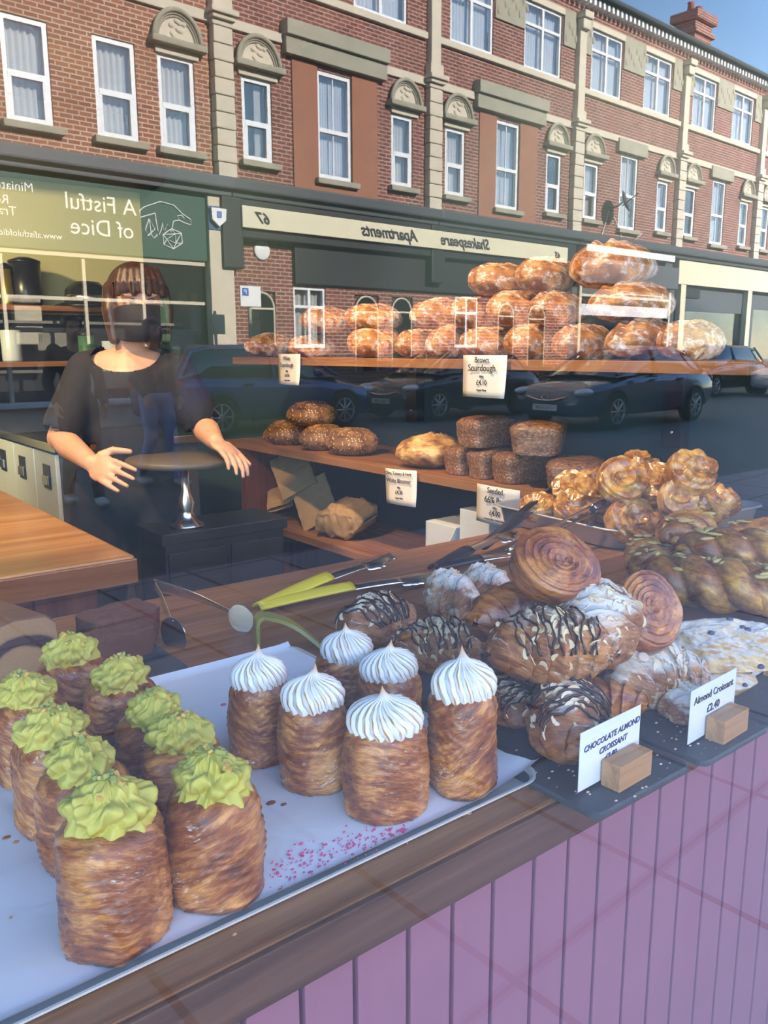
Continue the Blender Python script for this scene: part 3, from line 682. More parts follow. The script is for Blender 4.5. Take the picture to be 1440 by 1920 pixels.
# ================================================================ CROISSANTS
def croi_surf(L=.15, R=.037, curv=.35, seed=1, nseg=7):
    def sf(s, ph, off=0):
        a = abs(s); r = R*max(.02, (1-a**2.3))**.62
        q = s*nseg/2+.12*sin(ph*1+seed); fr = abs(q)-math.floor(abs(q)); step = (1-fr)**.8
        r *= 1+.19*(step-.5)
        lay = 26*s+1.5*sin(ph+seed)+noise.noise((s*3+seed, cos(ph), sin(ph))); r += .0007*(lay-math.floor(lay))
        r += .005*noise.noise((s*4+seed, cos(ph)*1.3, sin(ph)*1.3+seed)); r += off
        x0 = s*L/2; th = curv*s*2.2; cx = (L/2)*s*(1-.08*curv*s*s); cy = -curv*L*.42*s*s
        tx = Vector((cos(th), -sin(th), 0)); ny = Vector((sin(th), cos(th), 0))
        zz = sin(ph)*r*.84
        return Vector((cx, cy, 0))+ny*(cos(ph)*r*1.12)+Vector((0, 0, R*.74+max(zz, -R*.62)))
    return sf
def croissant(name, mat, seed, L=.15, R=.037, curv=.35, flakes=0, drizzle=0, fmat=None):
    t = empty(name); sf = croi_surf(L, R, curv, seed)
    MB().grid(lambda u, v: sf(-1+2*(u*.999+.0005), 2*PI*v), 110, 54, wrapv=True).build('pastry', mat, t, True)
    r = random.Random(seed)
    if flakes:
        m = MB()
        for i in range(flakes):
            s = max(-.85, min(.85, r.gauss(0, .36))); ph = PI/2+r.gauss(0, .62); p = sf(s, ph, .0007); a = sf(s+.02, ph, .0007)-p; b = sf(s, ph+.15, .0007)-p
            a.normalize(); n = a.cross(b).normalized(); b = n.cross(a); w = r.random()*6; a2 = a*cos(w)+b*sin(w); b2 = n.cross(a2)
            n2 = (n+a2*r.uniform(-.6, .6)+b2*r.uniform(-.4, .4)).normalized(); q = r.uniform(.0055, .0085); k = len(m.v); ringp = []
            for o_ in (0, .0009): ringp.append([p+n*.0012+n2*o_+(a2-n2*a2.dot(n2))*(q*cos(2*PI*j/9))+(b2-n2*b2.dot(n2))*(q*.66*sin(2*PI*j/9)) for j in range(9)])
            loft(m, ringp, True, True)
        tag(m.build('flaked_almonds', fmat or M['almond'], t), kind='stuff')
    if drizzle:
        for i in range(drizzle):
            s0 = -.72+1.44*(i+.5)/drizzle+r.uniform(-.02, .02); pts = []; rad = []
            for j in range(19):
                ph = PI/2-1.25+2.5*j/18; pts.append(sf(s0+.035*sin(j*.8+i*2.3)+.02*r.uniform(-1, 1), ph, .0026)); rad.append(.0009+.0007*r.random())
            MB().tube(pts, rad, 6).build('chocolate_line', M['choc'], t, True)
    return t
def face_rot(nrm, spin=0):
    n = Vector(nrm).normalized(); return (n.to_track_quat('Z', 'Y').to_matrix() @ Matrix.Rotation(spin, 3, 'Z')).to_euler()
def spiral_bun(name, mat, seed, R=.055, T=.045, turns=3.2, h=.0035, rough=.0):
    t = empty(name); ox, oy = .015*cos(seed), .015*sin(seed)
    def fn(u, v):
        th = 2*PI*v
        if u < .6: q = u/.6; rho = R*.93*q; z = T/2*(1-.45*q**2.4); k = 1
        elif u < .85: a = (u-.6)/.25*PI; rho = R*(.93+.07*sin(a)); z = T/2*.55*cos(a); k = max(0, cos(a))
        else: q = 1-(u-.85)/.15; rho = R*.93*q; z = -T/2*.55; k = 0
        f = rho/R*turns-v+ .1*noise.noise((cos(th)+seed, sin(th), 0)); fr = f-math.floor(f); 
        d = h*(fr**1.5)*k*min(1, rho/R*4); d2 = .0005*noise.noise((cos(th)*5, sin(th)*5, rho*700))
        lum = .003*noise.noise((cos(th)*1.3+seed, sin(th)*1.3, rho*20))
        if rough: lum += rough*noise.noise((rho*cos(th)*55+seed, rho*sin(th)*55, 1))
        rr_ = rho+(.0015*(fr**2) if u >= .5 else 0)+lum*.6
        sh = 1-min(1, rho/R)
        return (rr_*cos(th)+ox*sh, rr_*sin(th)*(1+.05*sin(seed))+oy*sh, z+d+d2+lum*.6)
    MB().grid(fn, 90, 130, wrapv=True).build('pastry', mat, t, True, fix=True)
    return t
chocal = croissant('chocolate_almond_croissant', M['almondcr'], 3, .145, .036, .3, 120, 13, M['almonds'])
chocal2 = croissant('chocolate_almond_croissant', M['almondcr'], 8, .165, .040, .22, 140, 11)
almcr = croissant('almond_croissant', M['sugarcr'], 5, .145, .037, .34, 110, 0, M['almonds'])
plaincr = croissant('plain_croissant', M['shiny'], 6, .135, .034, .3)
bunA = spiral_bun('spiral_croissant', M['shiny'], 2, .055, .075, 6.3, .0028)
gc = 'croissants heaped on the slates'
cr2 = MB(); r_ = random.Random(11)
for i in range(120):
    x = r_.uniform(.655, .98); y = r_.uniform(.468, .56) if r_.random() < .7 else r_.uniform(.56, .7)
    if .818 < x < .836: continue
    s = r_.uniform(.0004, .0016); cr2.ell((x, y, TOPZ+.0066), (s*1.5, s, s*.6), 7, 4)
tag(cr2.build('almond_crumbs', M['almonds']), 'pale pastry crumbs scattered along the slate edges', 'crumbs', kind='stuff')
def put(pr, px, py, z, yaw, label, sc=1, pitch=0, roll=0, cat='croissant', grp=gc, rot=None):
    s = (sc, sc, sc) if not hasattr(sc, '__len__') else sc
    return place(pr, onz(px, py, z), 0, label, cat, grp, s, rot if rot else (R_(roll), R_(pitch), R_(yaw)))
ZS = TOPZ+.0068
def base_at(px, py, zc, R=.036): p = onz(px, py, zc); return p
put(chocal, 1062, 1402, ZS, 38, 'chocolate drizzled almond croissant in front, behind the handwritten card', (1.08, 1.1, 1.4))
put(chocal2, 1030, 1262, 1.010, -34, 'big drizzled almond croissant lying across the middle of the heap', (1.0, 1.05, 1.25), 0, 8)
put(chocal, 955, 1345, ZS, 60, 'small dark drizzled croissant low behind the tallest meringue pastry', .82)
put(chocal, 705, 1213, TOPZ+.001, 10, 'drizzled almond croissant behind the farthest meringue, leftmost of the heap', (1.1, 1.1, 1.45))
put(chocal2, 822, 1256, TOPZ+.001, -25, 'drizzled almond croissant between meringue and tall powdered one', (.92, .95, 1.2))
put(almcr, 1118, 1222, 1.015, 35, 'powdered almond croissant behind the big drizzled one', (1.1, 1.25, 1.5), -8)
put(almcr, 1222, 1318, ZS, -20, 'sugared almond croissant topped with two almond flakes, beside the cards', (1.05, 1.1, 1.35))
put(almcr, 1275, 1340, ZS, 40, 'sugared croissant behind the Almond Croissant card', .75)
put(almcr, 848, 1165, TOPZ+.001, 80, 'left arm of the two upright powdered croissants at the back', (.95, .95, 1.5), 8)
put(almcr, 915, 1160, TOPZ+.001, 75, 'right one of the two upright powdered croissants at the back', (.95, .95, 1.6), 8)
put(plaincr, 972, 1200, 1.0, -20, 'plain brown croissant under the top spiral pastry', (1.15, 1.2, 1.5))
put(plaincr, 1115, 1345, ZS, -40, 'plain brown croissant at the bottom middle of the heap', .95)
put(plaincr, 1190, 1250, ZS+.005, 30, 'plain brown croissant propping the leaning spiral pastry', .9)
put(bunA, 1040, 1065, 1.118, 0, 'round spiral croissant on the very top of the heap', (1.08, .88, 1), rot=face_rot((-.35, -.62, .75), 2.4))
put(bunA, 1208, 1150, 1.06, 0, 'spiral croissant leaning at the right of the heap', (1.05, .82, .85), rot=face_rot((-.15, -.75, .62), .9))
# two round almond flakes
for (px, py, z, lb) in ((1190, 1228, 1.022, 'left round almond flake on the sugared croissant'), (1206, 1232, 1.022, 'right round almond flake on the sugared croissant')):
    o = MB().lathe([(0, 0), (.0068, .0004), (.0072, .0012), (.005, .0018), (0, .0018)], 16).build('almond_flake', plain('almond_slice', (.62, .47, .38), .6), None, True)
    o.location = onz(px, py, z); o.rotation_euler = face_rot((-.3, -.5, .8)); tag(o, lb, 'almond', 'round almond flakes')
# flat sugared danish at the right
def danish(name, seed, L=.19, W=.13):
    t = empty(name)
    def fn(u, v):
        th = 2*PI*v
        if u < .75: q = u/.75; z = .034-.014*q**3
        else: q = 1-(u-.75)/.25*.3; z = .020*(1-(u-.75)/.25)
        q2 = min(1, q); ex = .82; cx = math.copysign(abs(cos(th))**ex, cos(th)); sy = math.copysign(abs(sin(th))**ex, sin(th))
        n = .006*noise.noise((cx*q2*3+seed, sy*q2*3, 0))+.0025*noise.noise((cx*q2*11+seed, sy*q2*11, 0))
        return (L/2*q2*cx*(1+.05*sin(3*th)), W/2*q2*sy*(1+.06*sin(2*th+1)), max(0, z+n*(1 if u < .8 else .3)))
    MB().grid(fn, 60, 110, wrapv=True).build('pastry', M['danish'], t, True)
    m = MB(); r = random.Random(seed)
    for i in range(5):
        p = fn(r.uniform(.2, .7), r.random()); m.ell((p[0], p[1], p[2]), (.006, .005, .004), 10, 6)
    m.build('blueberries', plain('blueberry', (.05, .06, .12), .5), t, True)
    return t
dn = danish('sugared_danish', 4)
put(dn, 1360, 1225, .970, -38, 'large flat pastry dusted with icing sugar, leaning at the right', .88, 0, 24, 'pastry', 'flat sugared pastries')
put(dn, 1330, 1290, ZS, -20, 'smaller flat sugared pastry under the leaning one', (.7, .8, .8), 0, 0, 'pastry', 'flat sugared pastries')
# ================================================================ BUNS IN TIN
tn = empty('bun_tin', (1.93, 1.355, TOPZ+.001), R_(-4), 'rectangular metal tin heaped with glazed swirl buns', 'tin')
m = MB(); w, d = .305, .225
loft(m, [[(x, y, z) for x, y in rr(-w+o_, w-o_, -d+o_, d-o_, .05-o_*.3, 6)] for o_, z in ((.022, .0), (.012, .004), (.003, .05), (-.004, .052), (-.006, .050), (-.003, .048))], True, False)
o = m.build('pan', M['tin'], tn, True); so = o.modifiers.new('s', 'SOLIDIFY'); so.thickness = .0012; so.offset = 1
bunB = spiral_bun('swirl_bun', M['bun'], 5, .056, .062, 2.1, .012, .006); bunC = spiral_bun('swirl_bun', M['bun'], 9, .054, .07, 1.7, .014, .007)
for i, (px, py, z, nx, ny, nz, s, lb) in enumerate([
    (1008, 952, .985, -.5, -.2, .8, .85, 'swirl bun at the far left corner of the tin'),
    (1078, 955, .99, -.4, -.3, .8, 1.05, 'dark swirl bun beside the tong tip'), (1072, 918, 1.03, -.6, -.1, .7, .95, 'swirl bun above the far side of the tin'),
    (1112, 918, 1.04, -.4, -.4, .8, .9, 'swirl bun wedged behind the bright tong head'), (1165, 903, 1.08, -.5, -.6, .6, 1.12, 'large pale swirl bun facing the window'),
    (1200, 880, 1.075, -.2, -.3, .9, 1.0, 'brown swirl bun at the top middle of the pile'), (1232, 912, 1.07, -.9, -.1, .5, 1.0, 'folded swirl bun standing on edge in the pile'),
    (1292, 892, 1.11, -.3, -.6, .7, 1.05, 'topmost swirl bun of the pile'), (1270, 935, 1.06, -.5, -.7, .5, .85, 'reddish swirl bun under the topmost one'),
    (1325, 950, 1.02, .1, -.6, .8, .95, 'swirl bun at the right of the tin'), (1358, 938, 1.03, .5, -.5, .6, .8, 'rightmost swirl bun, on its side'),
    (1180, 978, .99, -.3, -.8, .6, 1.1, 'yellowish swirl bun at the near corner of the tin'), (1232, 965, 1.0, -.1, -.7, .8, .95, 'swirl bun behind the yellowish one'),
    (1130, 955, .985, -.3, -.6, .7, .9, 'purple tinged swirl bun behind the tin side')]):
    place([bunB, bunC][i % 2], onz(px, py, z), 0, lb, 'bun', 'glazed swirl buns in the tin', (s, s, s), face_rot((nx, ny, nz), i*1.3))
# ================================================================ SAVOURY BRAIDS
def braid(name, seed, L=.2, W=.05):
    t = empty(name); r = random.Random(seed)
    for k in range(2):
        pts = []; rad = []
        for i in range(46):
            u = i/45; a = u*PI*4.2+k*PI; e = sin(PI*min(1, max(0, u)))**.4
            pts.append(((u-.5)*L, W*.42*cos(a)*e, W*.62+W*.30*sin(a)*e)); rad.append(W*.42*(e*.8+.2)*(1+.10*noise.noise((u*9, k, seed))))
        MB().tube(pts, rad, 20).build('dough_strand', M['braid'], t, True)
    m = MB()
    for i in range(22):
        u = r.uniform(.08, .92); a = r.uniform(-.9, .9); p = Vector(((u-.5)*L, W*.7*sin(a), W*.62+W*.62*cos(a)))
        m.ell(p, (r.uniform(.006, .016), r.uniform(.003, .006), r.uniform(.002, .004)), 10, 6, Matrix.Rotation(r.uniform(0, 3), 3, 'Z') @ Matrix.Rotation(r.uniform(-.5, .5), 3, 'X'))
    tag(m.build('leek_filling', plain('leek_filling', (.50, .38, .12), .5, var=.5, sc=60), t, True), kind='stuff')
    return t
bd = empty('serving_board', (1.42, .86, TOPZ), 0, 'dark wooden board under the savoury twists', 'board')
MB().rbox(-.24, .42, -.24, .24, .001, .016, .003).build('slab', M['panelwood'], bd)
br = [braid('savoury_twist', 2, .22, .062), braid('savoury_twist', 5, .21, .06)]
for i, (px, py, z, yaw, s, rl, lb) in enumerate([(1215, 1085, .944, 40, .95, 0, 'savoury leek twist nearest the bun tin, low'), (1285, 1030, .985, 15, 1.05, 0, 'savoury leek twist behind, on top of the others'),
    (1335, 1140, .944, -70, 1.15, 0, 'savoury leek twist in front with purple ham showing'), (1392, 1075, .985, -60, 1.1, 0, 'savoury leek twist across the right of the pile'), (1440, 1150, .944, -75, 1.1, 0, 'savoury leek twist cut by the right picture edge'),
    (1300, 1085, .944, -65, 1.0, 0, 'savoury leek twist in the middle of the pile'), (1430, 1040, .96, -20, 1.0, 0, 'farthest right savoury twist behind the pile')]):
    place(br[i % 2], onz(px, py, z), 0, lb, 'pastry', 'savoury twists on the board', (s, s, s), (R_(rl), 0, R_(yaw)))
# ================================================================ CAKES
ck = empty('marbled_cake', onz(40, 1275, TOPZ+.0068), R_(15), 'marbled loaf cake cut open with dark chocolate swirl and glaze', 'cake')
def m_marble():
    t = NT('marbled_crumb'); c = t.coord(); x = t.n('ShaderNodeSeparateXYZ', {'Vector': c}).outputs
    r = t.math('SQRT', t.math('ADD', t.math('POWER', t.math('MULTIPLY', x[0], .95), 2.0), t.math('POWER', t.math('MULTIPLY', t.math('SUBTRACT', x[2], .012), 1.25), 2.0)))
    r = t.math('ADD', r, t.math('MULTIPLY', t.noise(c, 30, 2), .012))
    k = t.ramp(r, [(.0, (.42, .25, .11)), (.050, (.42, .25, .11)), (.054, (.035, .018, .03)), (.071, (.035, .018, .03)), (.075, (.40, .24, .11)), (1, (.4, .24, .11))])
    n = t.noise(c, 260, 4, .7); k = t.mix(t.math('MULTIPLY', n, .45), k, (.12, .06, .03)); return t.out(k, .85, t.bump(n, .7, .003))
M['marble'] = m_marble()
def loafprof(w, h): return [(-w*.8, 0), (w*.8, 0), (w, h*.55), (w*.97, h*.85), (w*.75, h*1.0), (0, h*1.07), (-w*.75, h*1.0), (-w*.97, h*.85), (-w, h*.55)]
mb_ = MB().prism(loafprof(.062, .083), .17, 'y', 0); mb_.build('crumb', M['marble'], ck)
gl = MB().prism([(p[0]*1.03, p[1]*1.01+.0015) for p in loafprof(.062, .083)[2:]], .166, 'y', .003); gl.build('chocolate_glaze', plain('milk_glaze', (.20, .085, .05), .3, coat=.3), ck)
for i, (px, py, sx, sy, h, rz, lb) in enumerate([(225, 1200, .062, .04, .055, 12, 'flat dark chocolate loaf cake behind the pistachio pastries'), (215, 1232, .06, .03, .045, 8, 'lower chocolate cake slab in front of the loaf cake')]):
    t = empty('chocolate_cake', onz(px, py, TOPZ+.0068), R_(rz), lb, 'cake')
    def cf(u, v):
        th = 2*PI*v; e = .35; cx = math.copysign(abs(cos(th))**e, cos(th)); sy_ = math.copysign(abs(sin(th))**e, sin(th))
        if u < .6: q = u/.6; z = h*(1-.08*q**4)
        else: q = 1-.05*(u-.6)/.4; z = h*.92*(1-(u-.6)/.4)
        n = .0025*noise.noise((cx*q*5+i, sy_*q*5, z*30))
        return ((sx+n)*q*cx, (sy+n)*q*sy_, max(0, z+n))
    MB().grid(cf, 40, 100, wrapv=True).build('cake', M['cake'], t, True)
# ================================================================ LOAVES ON THE SHELVES
def loaf_mesh(seed, rx=.115, ry=.07, rz=.05, mat='sourdough', score=True, bump=.003):
    def fn(u, v):
        a = PI*u; th = 2*PI*v; x = rx*sin(a)**.85*cos(th) if a > 0 else 0; y = ry*sin(a)**.85*sin(th); z = rz*cos(a)
        if z < 0: z *= .72
        n = noise.noise((x*12+seed, y*12, z*12))*.006+bump*noise.noise((x*60+seed, y*60, z*60))
        if score: 
            e = abs(y-.25*ry*sin(x*20+seed)); n += .006*math.exp(-((e-.014)/.006)**2)*(1 if z > 0 else 0)-.004*math.exp(-(e/.008)**2)*(1 if z > 0 else 0)
        L = Vector((x/rx, y/ry, z/rz)); L.normalize() if L.length > 0 else None
        return (x+L.x*n, y+L.y*n, z+L.z*n+rz*.72)
    return MB().grid(fn, 40, 64, wrapv=True)
LP = []
for i, (rx, ry, rz) in enumerate([(.12, .07, .055), (.13, .068, .056), (.115, .075, .055), (.11, .07, .057)]):
    o = loaf_mesh(i+1, rx, ry, rz).build('sourdough_loaf', M['sourdough'], None, True); LP.append(o)
def putloaf(pr, px, py, w, z0, label, group, h=.1, x=1.97, ln=1, yaw=0, cat='bread', r0=(.07, .055)):
    p = onx(px, py, x)
    if pr.name in used: o = pr.copy(); COL.objects.link(o)
    else: o = pr; used.add(pr.name)
    o.location = (x, p.y, z0); o.rotation_euler = (0, 0, R_(yaw)); o.scale = (ln, w/(2*r0[0]), h/(2*r0[1]*.86)); tag(o, label, cat, group); return o
g1 = 'sourdough loaves on the upper shelf'
rows = [(790, 648, .112, .10, 'small sourdough loaf left of centre on the upper shelf board'), (850, 640, .115, .106, 'sourdough loaf with floury top, above the Brown Sourdough card'),
 (920, 640, .127, .098, 'sourdough loaf directly over the Brown Sourdough card'), (1000, 640, .15, .10, 'sourdough loaf with speckled flour, right of the card on the board'),
 (1095, 635, .139, .10, 'sourdough loaf fourth from the window on the board'), (1204, 633, .178, .108, 'large broad sourdough loaf on the board near the window'), (1297, 632, .10, .098, 'sourdough loaf with flour stripes nearest the window'),
 (703, 643, .20, .112, 'wide sourdough loaf on the dark left half of the shelf'), (585, 650, .11, .09, 'pale topped small loaf toward the far end of the shelf'), (505, 652, .13, .10, 'dim loaf at the far end of the upper shelf')]
for i, (px, py, w, h, lb) in enumerate(rows): putloaf(LP[i % 4], px, py, w, 1.3705, lb, g1, h, yaw=[0, 8, -6, 4][i % 4])
for i, (px, py, w, h, lb) in enumerate([(827, 580, .135, .10, 'second row sourdough loaf, leftmost of the lit ones'), (890, 587, .118, .098, 'second row sourdough loaf with crossed scores'), (968, 577, .143, .105, 'second row loaf with bright flour stripes'),
 (1048, 577, .133, .10, 'second row reddish loaf without flour'), (1183, 562, .22, .11, 'long second row loaf above the broad one near the window'), (700, 592, .18, .10, 'second row loaf on the dark left half of the shelf'), (610, 598, .17, .10, 'second row dim loaf at the far left of the pile')]):
    putloaf(LP[(i+1) % 4], px, py, w, 1.469, lb, g1, h, x=1.98)
for i, (px, py, w, h, lb) in enumerate([(938, 526, .16, .10, 'third row sourdough loaf, leftmost on top of the pile'), (1025, 520, .152, .10, 'third row sourdough loaf, middle of the top of the pile'), (1150, 505, .24, .13, 'huge pale sourdough loaf on the very top near the window')]):
    putloaf(LP[(i+2) % 4], px, py, w, 1.566, lb, g1, h, x=1.99)
SL = loaf_mesh(9, .105, .105, .052, score=False, bump=.005).build('seeded_loaf', M['seeded'], None, True)
for px, py, w, z0, lb in [(660, 828, .225, .989, 'flat round seeded loaf in front on the lower shelf'), (605, 812, .17, .989, 'seeded loaf behind the flat round one'), (540, 808, .20, .989, 'seeded loaf at the far end of the lower shelf'), (583, 772, .21, 1.083, 'seeded loaf stacked on top of the others')]:
    putloaf(SL, px, py, w, z0, lb, 'seeded loaves on the lower shelf', .105, x=1.95, r0=(.105, .052))
bg = MB().tube([(.12*q-.06, .02*sin(q*3), 0) for q in [i/10*4-1.5 for i in range(11)]], [.006, .018, .024, .027, .028, .028, .027, .026, .022, .016, .005], 14).build('baguette', M['bloomer'], None, True)
bg.location = onx(462, 828, 1.95).x, 3.3, .989+.028; bg.rotation_euler = (0, 0, R_(70)); bg.scale = (.45, 1, 1); tag(bg, 'thin bread stick at the far end of the lower shelf', 'bread')
BL = loaf_mesh(12, .13, .11, .055, score=True, bump=.007).build('bloomer_loaf', M['bloomer'], None, True)
putloaf(BL, 808, 852, .235, .989, 'olive and tomato white bloomer loaf with dark olive patches', 'bloomers', .112, x=1.96, r0=(.11, .055))
bpy.data.objects[BL.name]['group'] = ''; del BL['group']
def ryem(seed):
    def fn(u, v):
        th = 2*PI*v; e = .45; cx = math.copysign(abs(cos(th))**e, cos(th)); sy = math.copysign(abs(sin(th))**e, sin(th))
        if u < .25: q = u/.25; z = 0
        elif u < .7: q = 1+.16*((u-.25)/.45); z = .075*(u-.25)/.45
        else: t = (u-.7)/.3; q = 1.16*max(0, cos(t*PI/2))**.6; z = .075+.024*sin(t*PI/2)
        n = .003*noise.noise((cx*2+seed, sy*2, z*40))+.0015*noise.noise((cx*6+seed, sy*6, z*120))
        return ((.088+n)*q*cx, (.042+n)*q*sy, max(0, z+n*.5))
    return MB().grid(fn, 40, 72, wrapv=True)
RP = [ryem(i).build('rye_loaf', M['rye'], None, True) for i in (1, 2)]
for i, (px, py, w, z0, ln, yaw, lb) in enumerate([(882, 868, .088, .989, 1, 3, 'wrapped seeded rye tin loaf, leftmost of the bottom row'), (928, 872, .09, .989, 1, 0, 'wrapped seeded rye tin loaf, second in the bottom row'), (980, 878, .1, .989, 1.05, -3, 'wrapped seeded rye tin loaf, third in the bottom row'),
    (1080, 878, .16, .989, 1.15, 38, 'large wrapped rye loaf turned sideways at the right of the bottom row'), (910, 812, .112, 1.09, 1, 5, 'wrapped rye loaf on top, left of the pair'), (1010, 818, .15, 1.09, 1.2, 35, 'wrapped rye loaf on top lying sideways, right of the pair')]):
    putloaf(RP[i % 2], px, py, w, z0, lb, 'wrapped rye loaves on the lower shelf', .1, x=1.94+(.02 if i < 3 else 0), ln=ln, yaw=yaw, r0=(.045, .058))
# ================================================================ PAPER BAGS
def bag(px, py, L, W, H, rot, label, seed, crumple=.004, x=1.97, z=None, tilt_=0):
    p = onx(px, py, x); t = empty('paper_bag', (x, p.y, z if z else p.z), 0, label, 'paper bag', 'brown paper bags on the bottom shelf', rot=rot)
    def fn(u, v):
        th = 2*PI*v; e = .4; cx = math.copysign(abs(cos(th))**e, cos(th)); sz = math.copysign(abs(sin(th))**e, sin(th))
        n = crumple*noise.noise((u*7+seed, cx*2, sz*2))+crumple*.7*(1-abs(noise.noise((u*13+seed, cx*3, sz*3)))*2)
        op = min(1, u*9+.05)*min(1, (1-u)*9+.05) if H > .05 else 1; hh = max(.04, sin(PI*min(1, max(0, u)))**.6) if H > .05 else (.25+.75*u)
        return ((u-.5)*L, (W/2*(.55+.45*op)+n)*cx, (H/2*hh+n*min(1, hh*3))*sz)
    o = MB().grid(fn, 40, 60, wrapv=True).build('bag', M['kraft'], t, True); so = o.modifiers.new('s', 'SOLIDIFY'); so.thickness = .0008
    return t
for i, (px, py, L, W, H, nrm, sp, lb) in enumerate([(549, 885, .26, .17, .022, (-.72, -.30, .62), .35, 'flat brown paper bag, topmost of the leaning stack'), (525, 932, .16, .12, .02, (-.5, -.2, .85), .2, 'small flat brown paper bag sticking out at the far end'),
    (590, 942, .24, .17, .024, (-.74, -.36, .56), .25, 'flat brown paper bag in the middle of the leaning stack'), (560, 992, .20, .14, .018, (-.25, -.1, .96), .1, 'flat brown paper bag lying at the bottom of the stack')]):
    p = onx(px, py, 1.96); bag(px, py, L, W, H, face_rot(nrm, R_(-70)+sp), lb, i, .003, x=1.96, z=p.z)
bag(650, 985, .24, .17, .13, (R_(8), R_(-6), R_(-70)), 'crumpled brown paper bag nearest the window on the bottom shelf', 7, .013, x=1.96, z=.715)
# ================================================================ THE STREET OPPOSITE (real side, seen only through its reflection in the window)
DP = 15.0; SA = R_(3.8); EV = Vector((cos(SA), sin(SA), 0)); NV = Vector((-sin(SA), cos(SA), 0))
def FS(px, py, D=DP): d = ray(px, py); p = EYE+d*(D/d.dot(NV)); return p.dot(EV), p.z
def SP(s, nd, z=0): p = EV*s+NV*nd; return Vector((p.x, 2*GY-p.y, z))
KK = DP/13.5
def Zc(z): return 1.4+(z-1.4)*KK
def m_brick(name, c1, c2, mort, fade=None):
    t = NT(name); c = t.coord(); x = t.n('ShaderNodeSeparateXYZ', {'Vector': c}).outputs
    v = t.n('ShaderNodeCombineXYZ', {0: x[0], 1: x[2], 2: 0.0}).outputs[0]
    b = t.n('ShaderNodeTexBrick', {'Vector': v, 'Color1': (*c1, 1), 'Color2': (*c2, 1), 'Mortar': (*mort, 1), 'Scale': 1.0, 'Mortar Size': .012, 'Brick Width': .235, 'Row Height': .082, 'Bias': 0.0}).outputs[0]
    n = t.noise(c, 1.3, 4); k = t.mix(t.ramp(n, [(.35, (0, 0, 0)), (.7, (1, 1, 1))]), b, t.mix(.45, b, tuple(q*.55 for q in c1)))
    return t.out(k, .85)
M['brick'] = m_brick('red_brick', (.25, .07, .048), (.15, .042, .036), (.44, .32, .26))
M['brickold'] = m_brick('orange_brick', (.38, .14, .075), (.25, .085, .05), (.56, .43, .34))
M['stone'] = plain('buff_stone', (.62, .54, .42), .8, var=.15, sc=4)
M['stonegrey'] = plain('weathered_stone', (.36, .33, .25), .85, var=.25, sc=3)
M['redpaint'] = plain('orange_rendered_brick', (.33, .135, .08), .8, var=.22, sc=2.5)
M['upvc'] = plain('white_window_frame', (.80, .81, .83), .4)
M['curtain'] = plain('net_curtain', (.62, .62, .60), .9, var=.1)
M['blind'] = plain('pale_blind', (.60, .64, .70), .9)
M['roomdark'] = plain('unlit_room', (.02, .02, .025), .9)
M['rooftile'] = plain('red_roof_tile', (.30, .09, .06), .8, var=.2)
M['gutter'] = plain('dark_gutter', (.06, .065, .075), .5)
M['greyfascia'] = plain('slate_grey_fascia', (.09, .10, .115), .6)
M['creamsign'] = plain('cream_sign_board', (.72, .66, .47), .6)
M['greensign'] = plain('dark_green_sign_board', (.012, .07, .05), .5)
M['blackboard'] = plain('black_shopfront_paint', (.015, .016, .018), .5)
M['tarmac'] = plain('tarmac', (.10, .12, .125), .85, var=.15, sc=3)
M['white'] = plain('white_paint', (.8, .8, .8), .5)
def m_slabs():
    t = NT('paving_slabs'); c = t.coord('Object')
    b = t.n('ShaderNodeTexBrick', {'Vector': t.mapping(c, (1, 1, 1), (0, 0, R_(3.8)), (.55, .16, 0)), 'Color1': (.36, .33, .35, 1), 'Color2': (.32, .30, .32, 1), 'Mortar': (.10, .04, .05, 1), 'Scale': 1.0, 'Mortar Size': .012, 'Brick Width': .6, 'Row Height': .6, 'Mortar Smooth': .1}, offset=0.0, squash=1.0).outputs[0]
    n = t.noise(c, 60, 3); k = t.mix(t.math('MULTIPLY', n, .4), b, (.2, .18, .2)); return t.out(k, .85)
M['slabs'] = m_slabs()
# ground
gr = MB(); gr.box(-30, 90, -4.0, GY-.03, -.12, 0); struct('ground_pavement', gr, M['slabs'])
struct('ground_road', MB().box(-30, 120, -40, -4.0, -.25, -.02), M['tarmac'])
HR = -SA
def house_base(i, s0, label):
    return empty('terraced_house', SP(s0, DP), HR, label, 'building')
def wall_holes(x0, x1, z0, z1, holes, y=0, dep=.14):
    xs = sorted({x0, x1, *[h[0] for h in holes], *[h[1] for h in holes]}); zs = sorted({z0, z1, *[h[2] for h in holes], *[h[3] for h in holes]}); m = MB()
    for a, b in zip(xs, xs[1:]):
        for c, d in zip(zs, zs[1:]):
            if any(h[0] <= (a+b)/2 <= h[1] and h[2] <= (c+d)/2 <= h[3] for h in holes): continue
            m.add([(a, y, c), (b, y, c), (b, y, d), (a, y, d)], [(0, 1, 2, 3)])
    for h in holes:
        a, b, c, d = h; q = y-dep
        m.add([(a, y, c), (a, q, c), (a, q, d), (a, y, d)], [(0, 1, 2, 3)]); m.add([(b, y, c), (b, q, c), (b, q, d), (b, y, d)], [(0, 1, 2, 3)])
        m.add([(a, y, c), (b, y, c), (b, q, c), (a, q, c)], [(0, 1, 2, 3)]); m.add([(a, y, d), (b, y, d), (b, q, d), (a, q, d)], [(0, 1, 2, 3)])
    return m
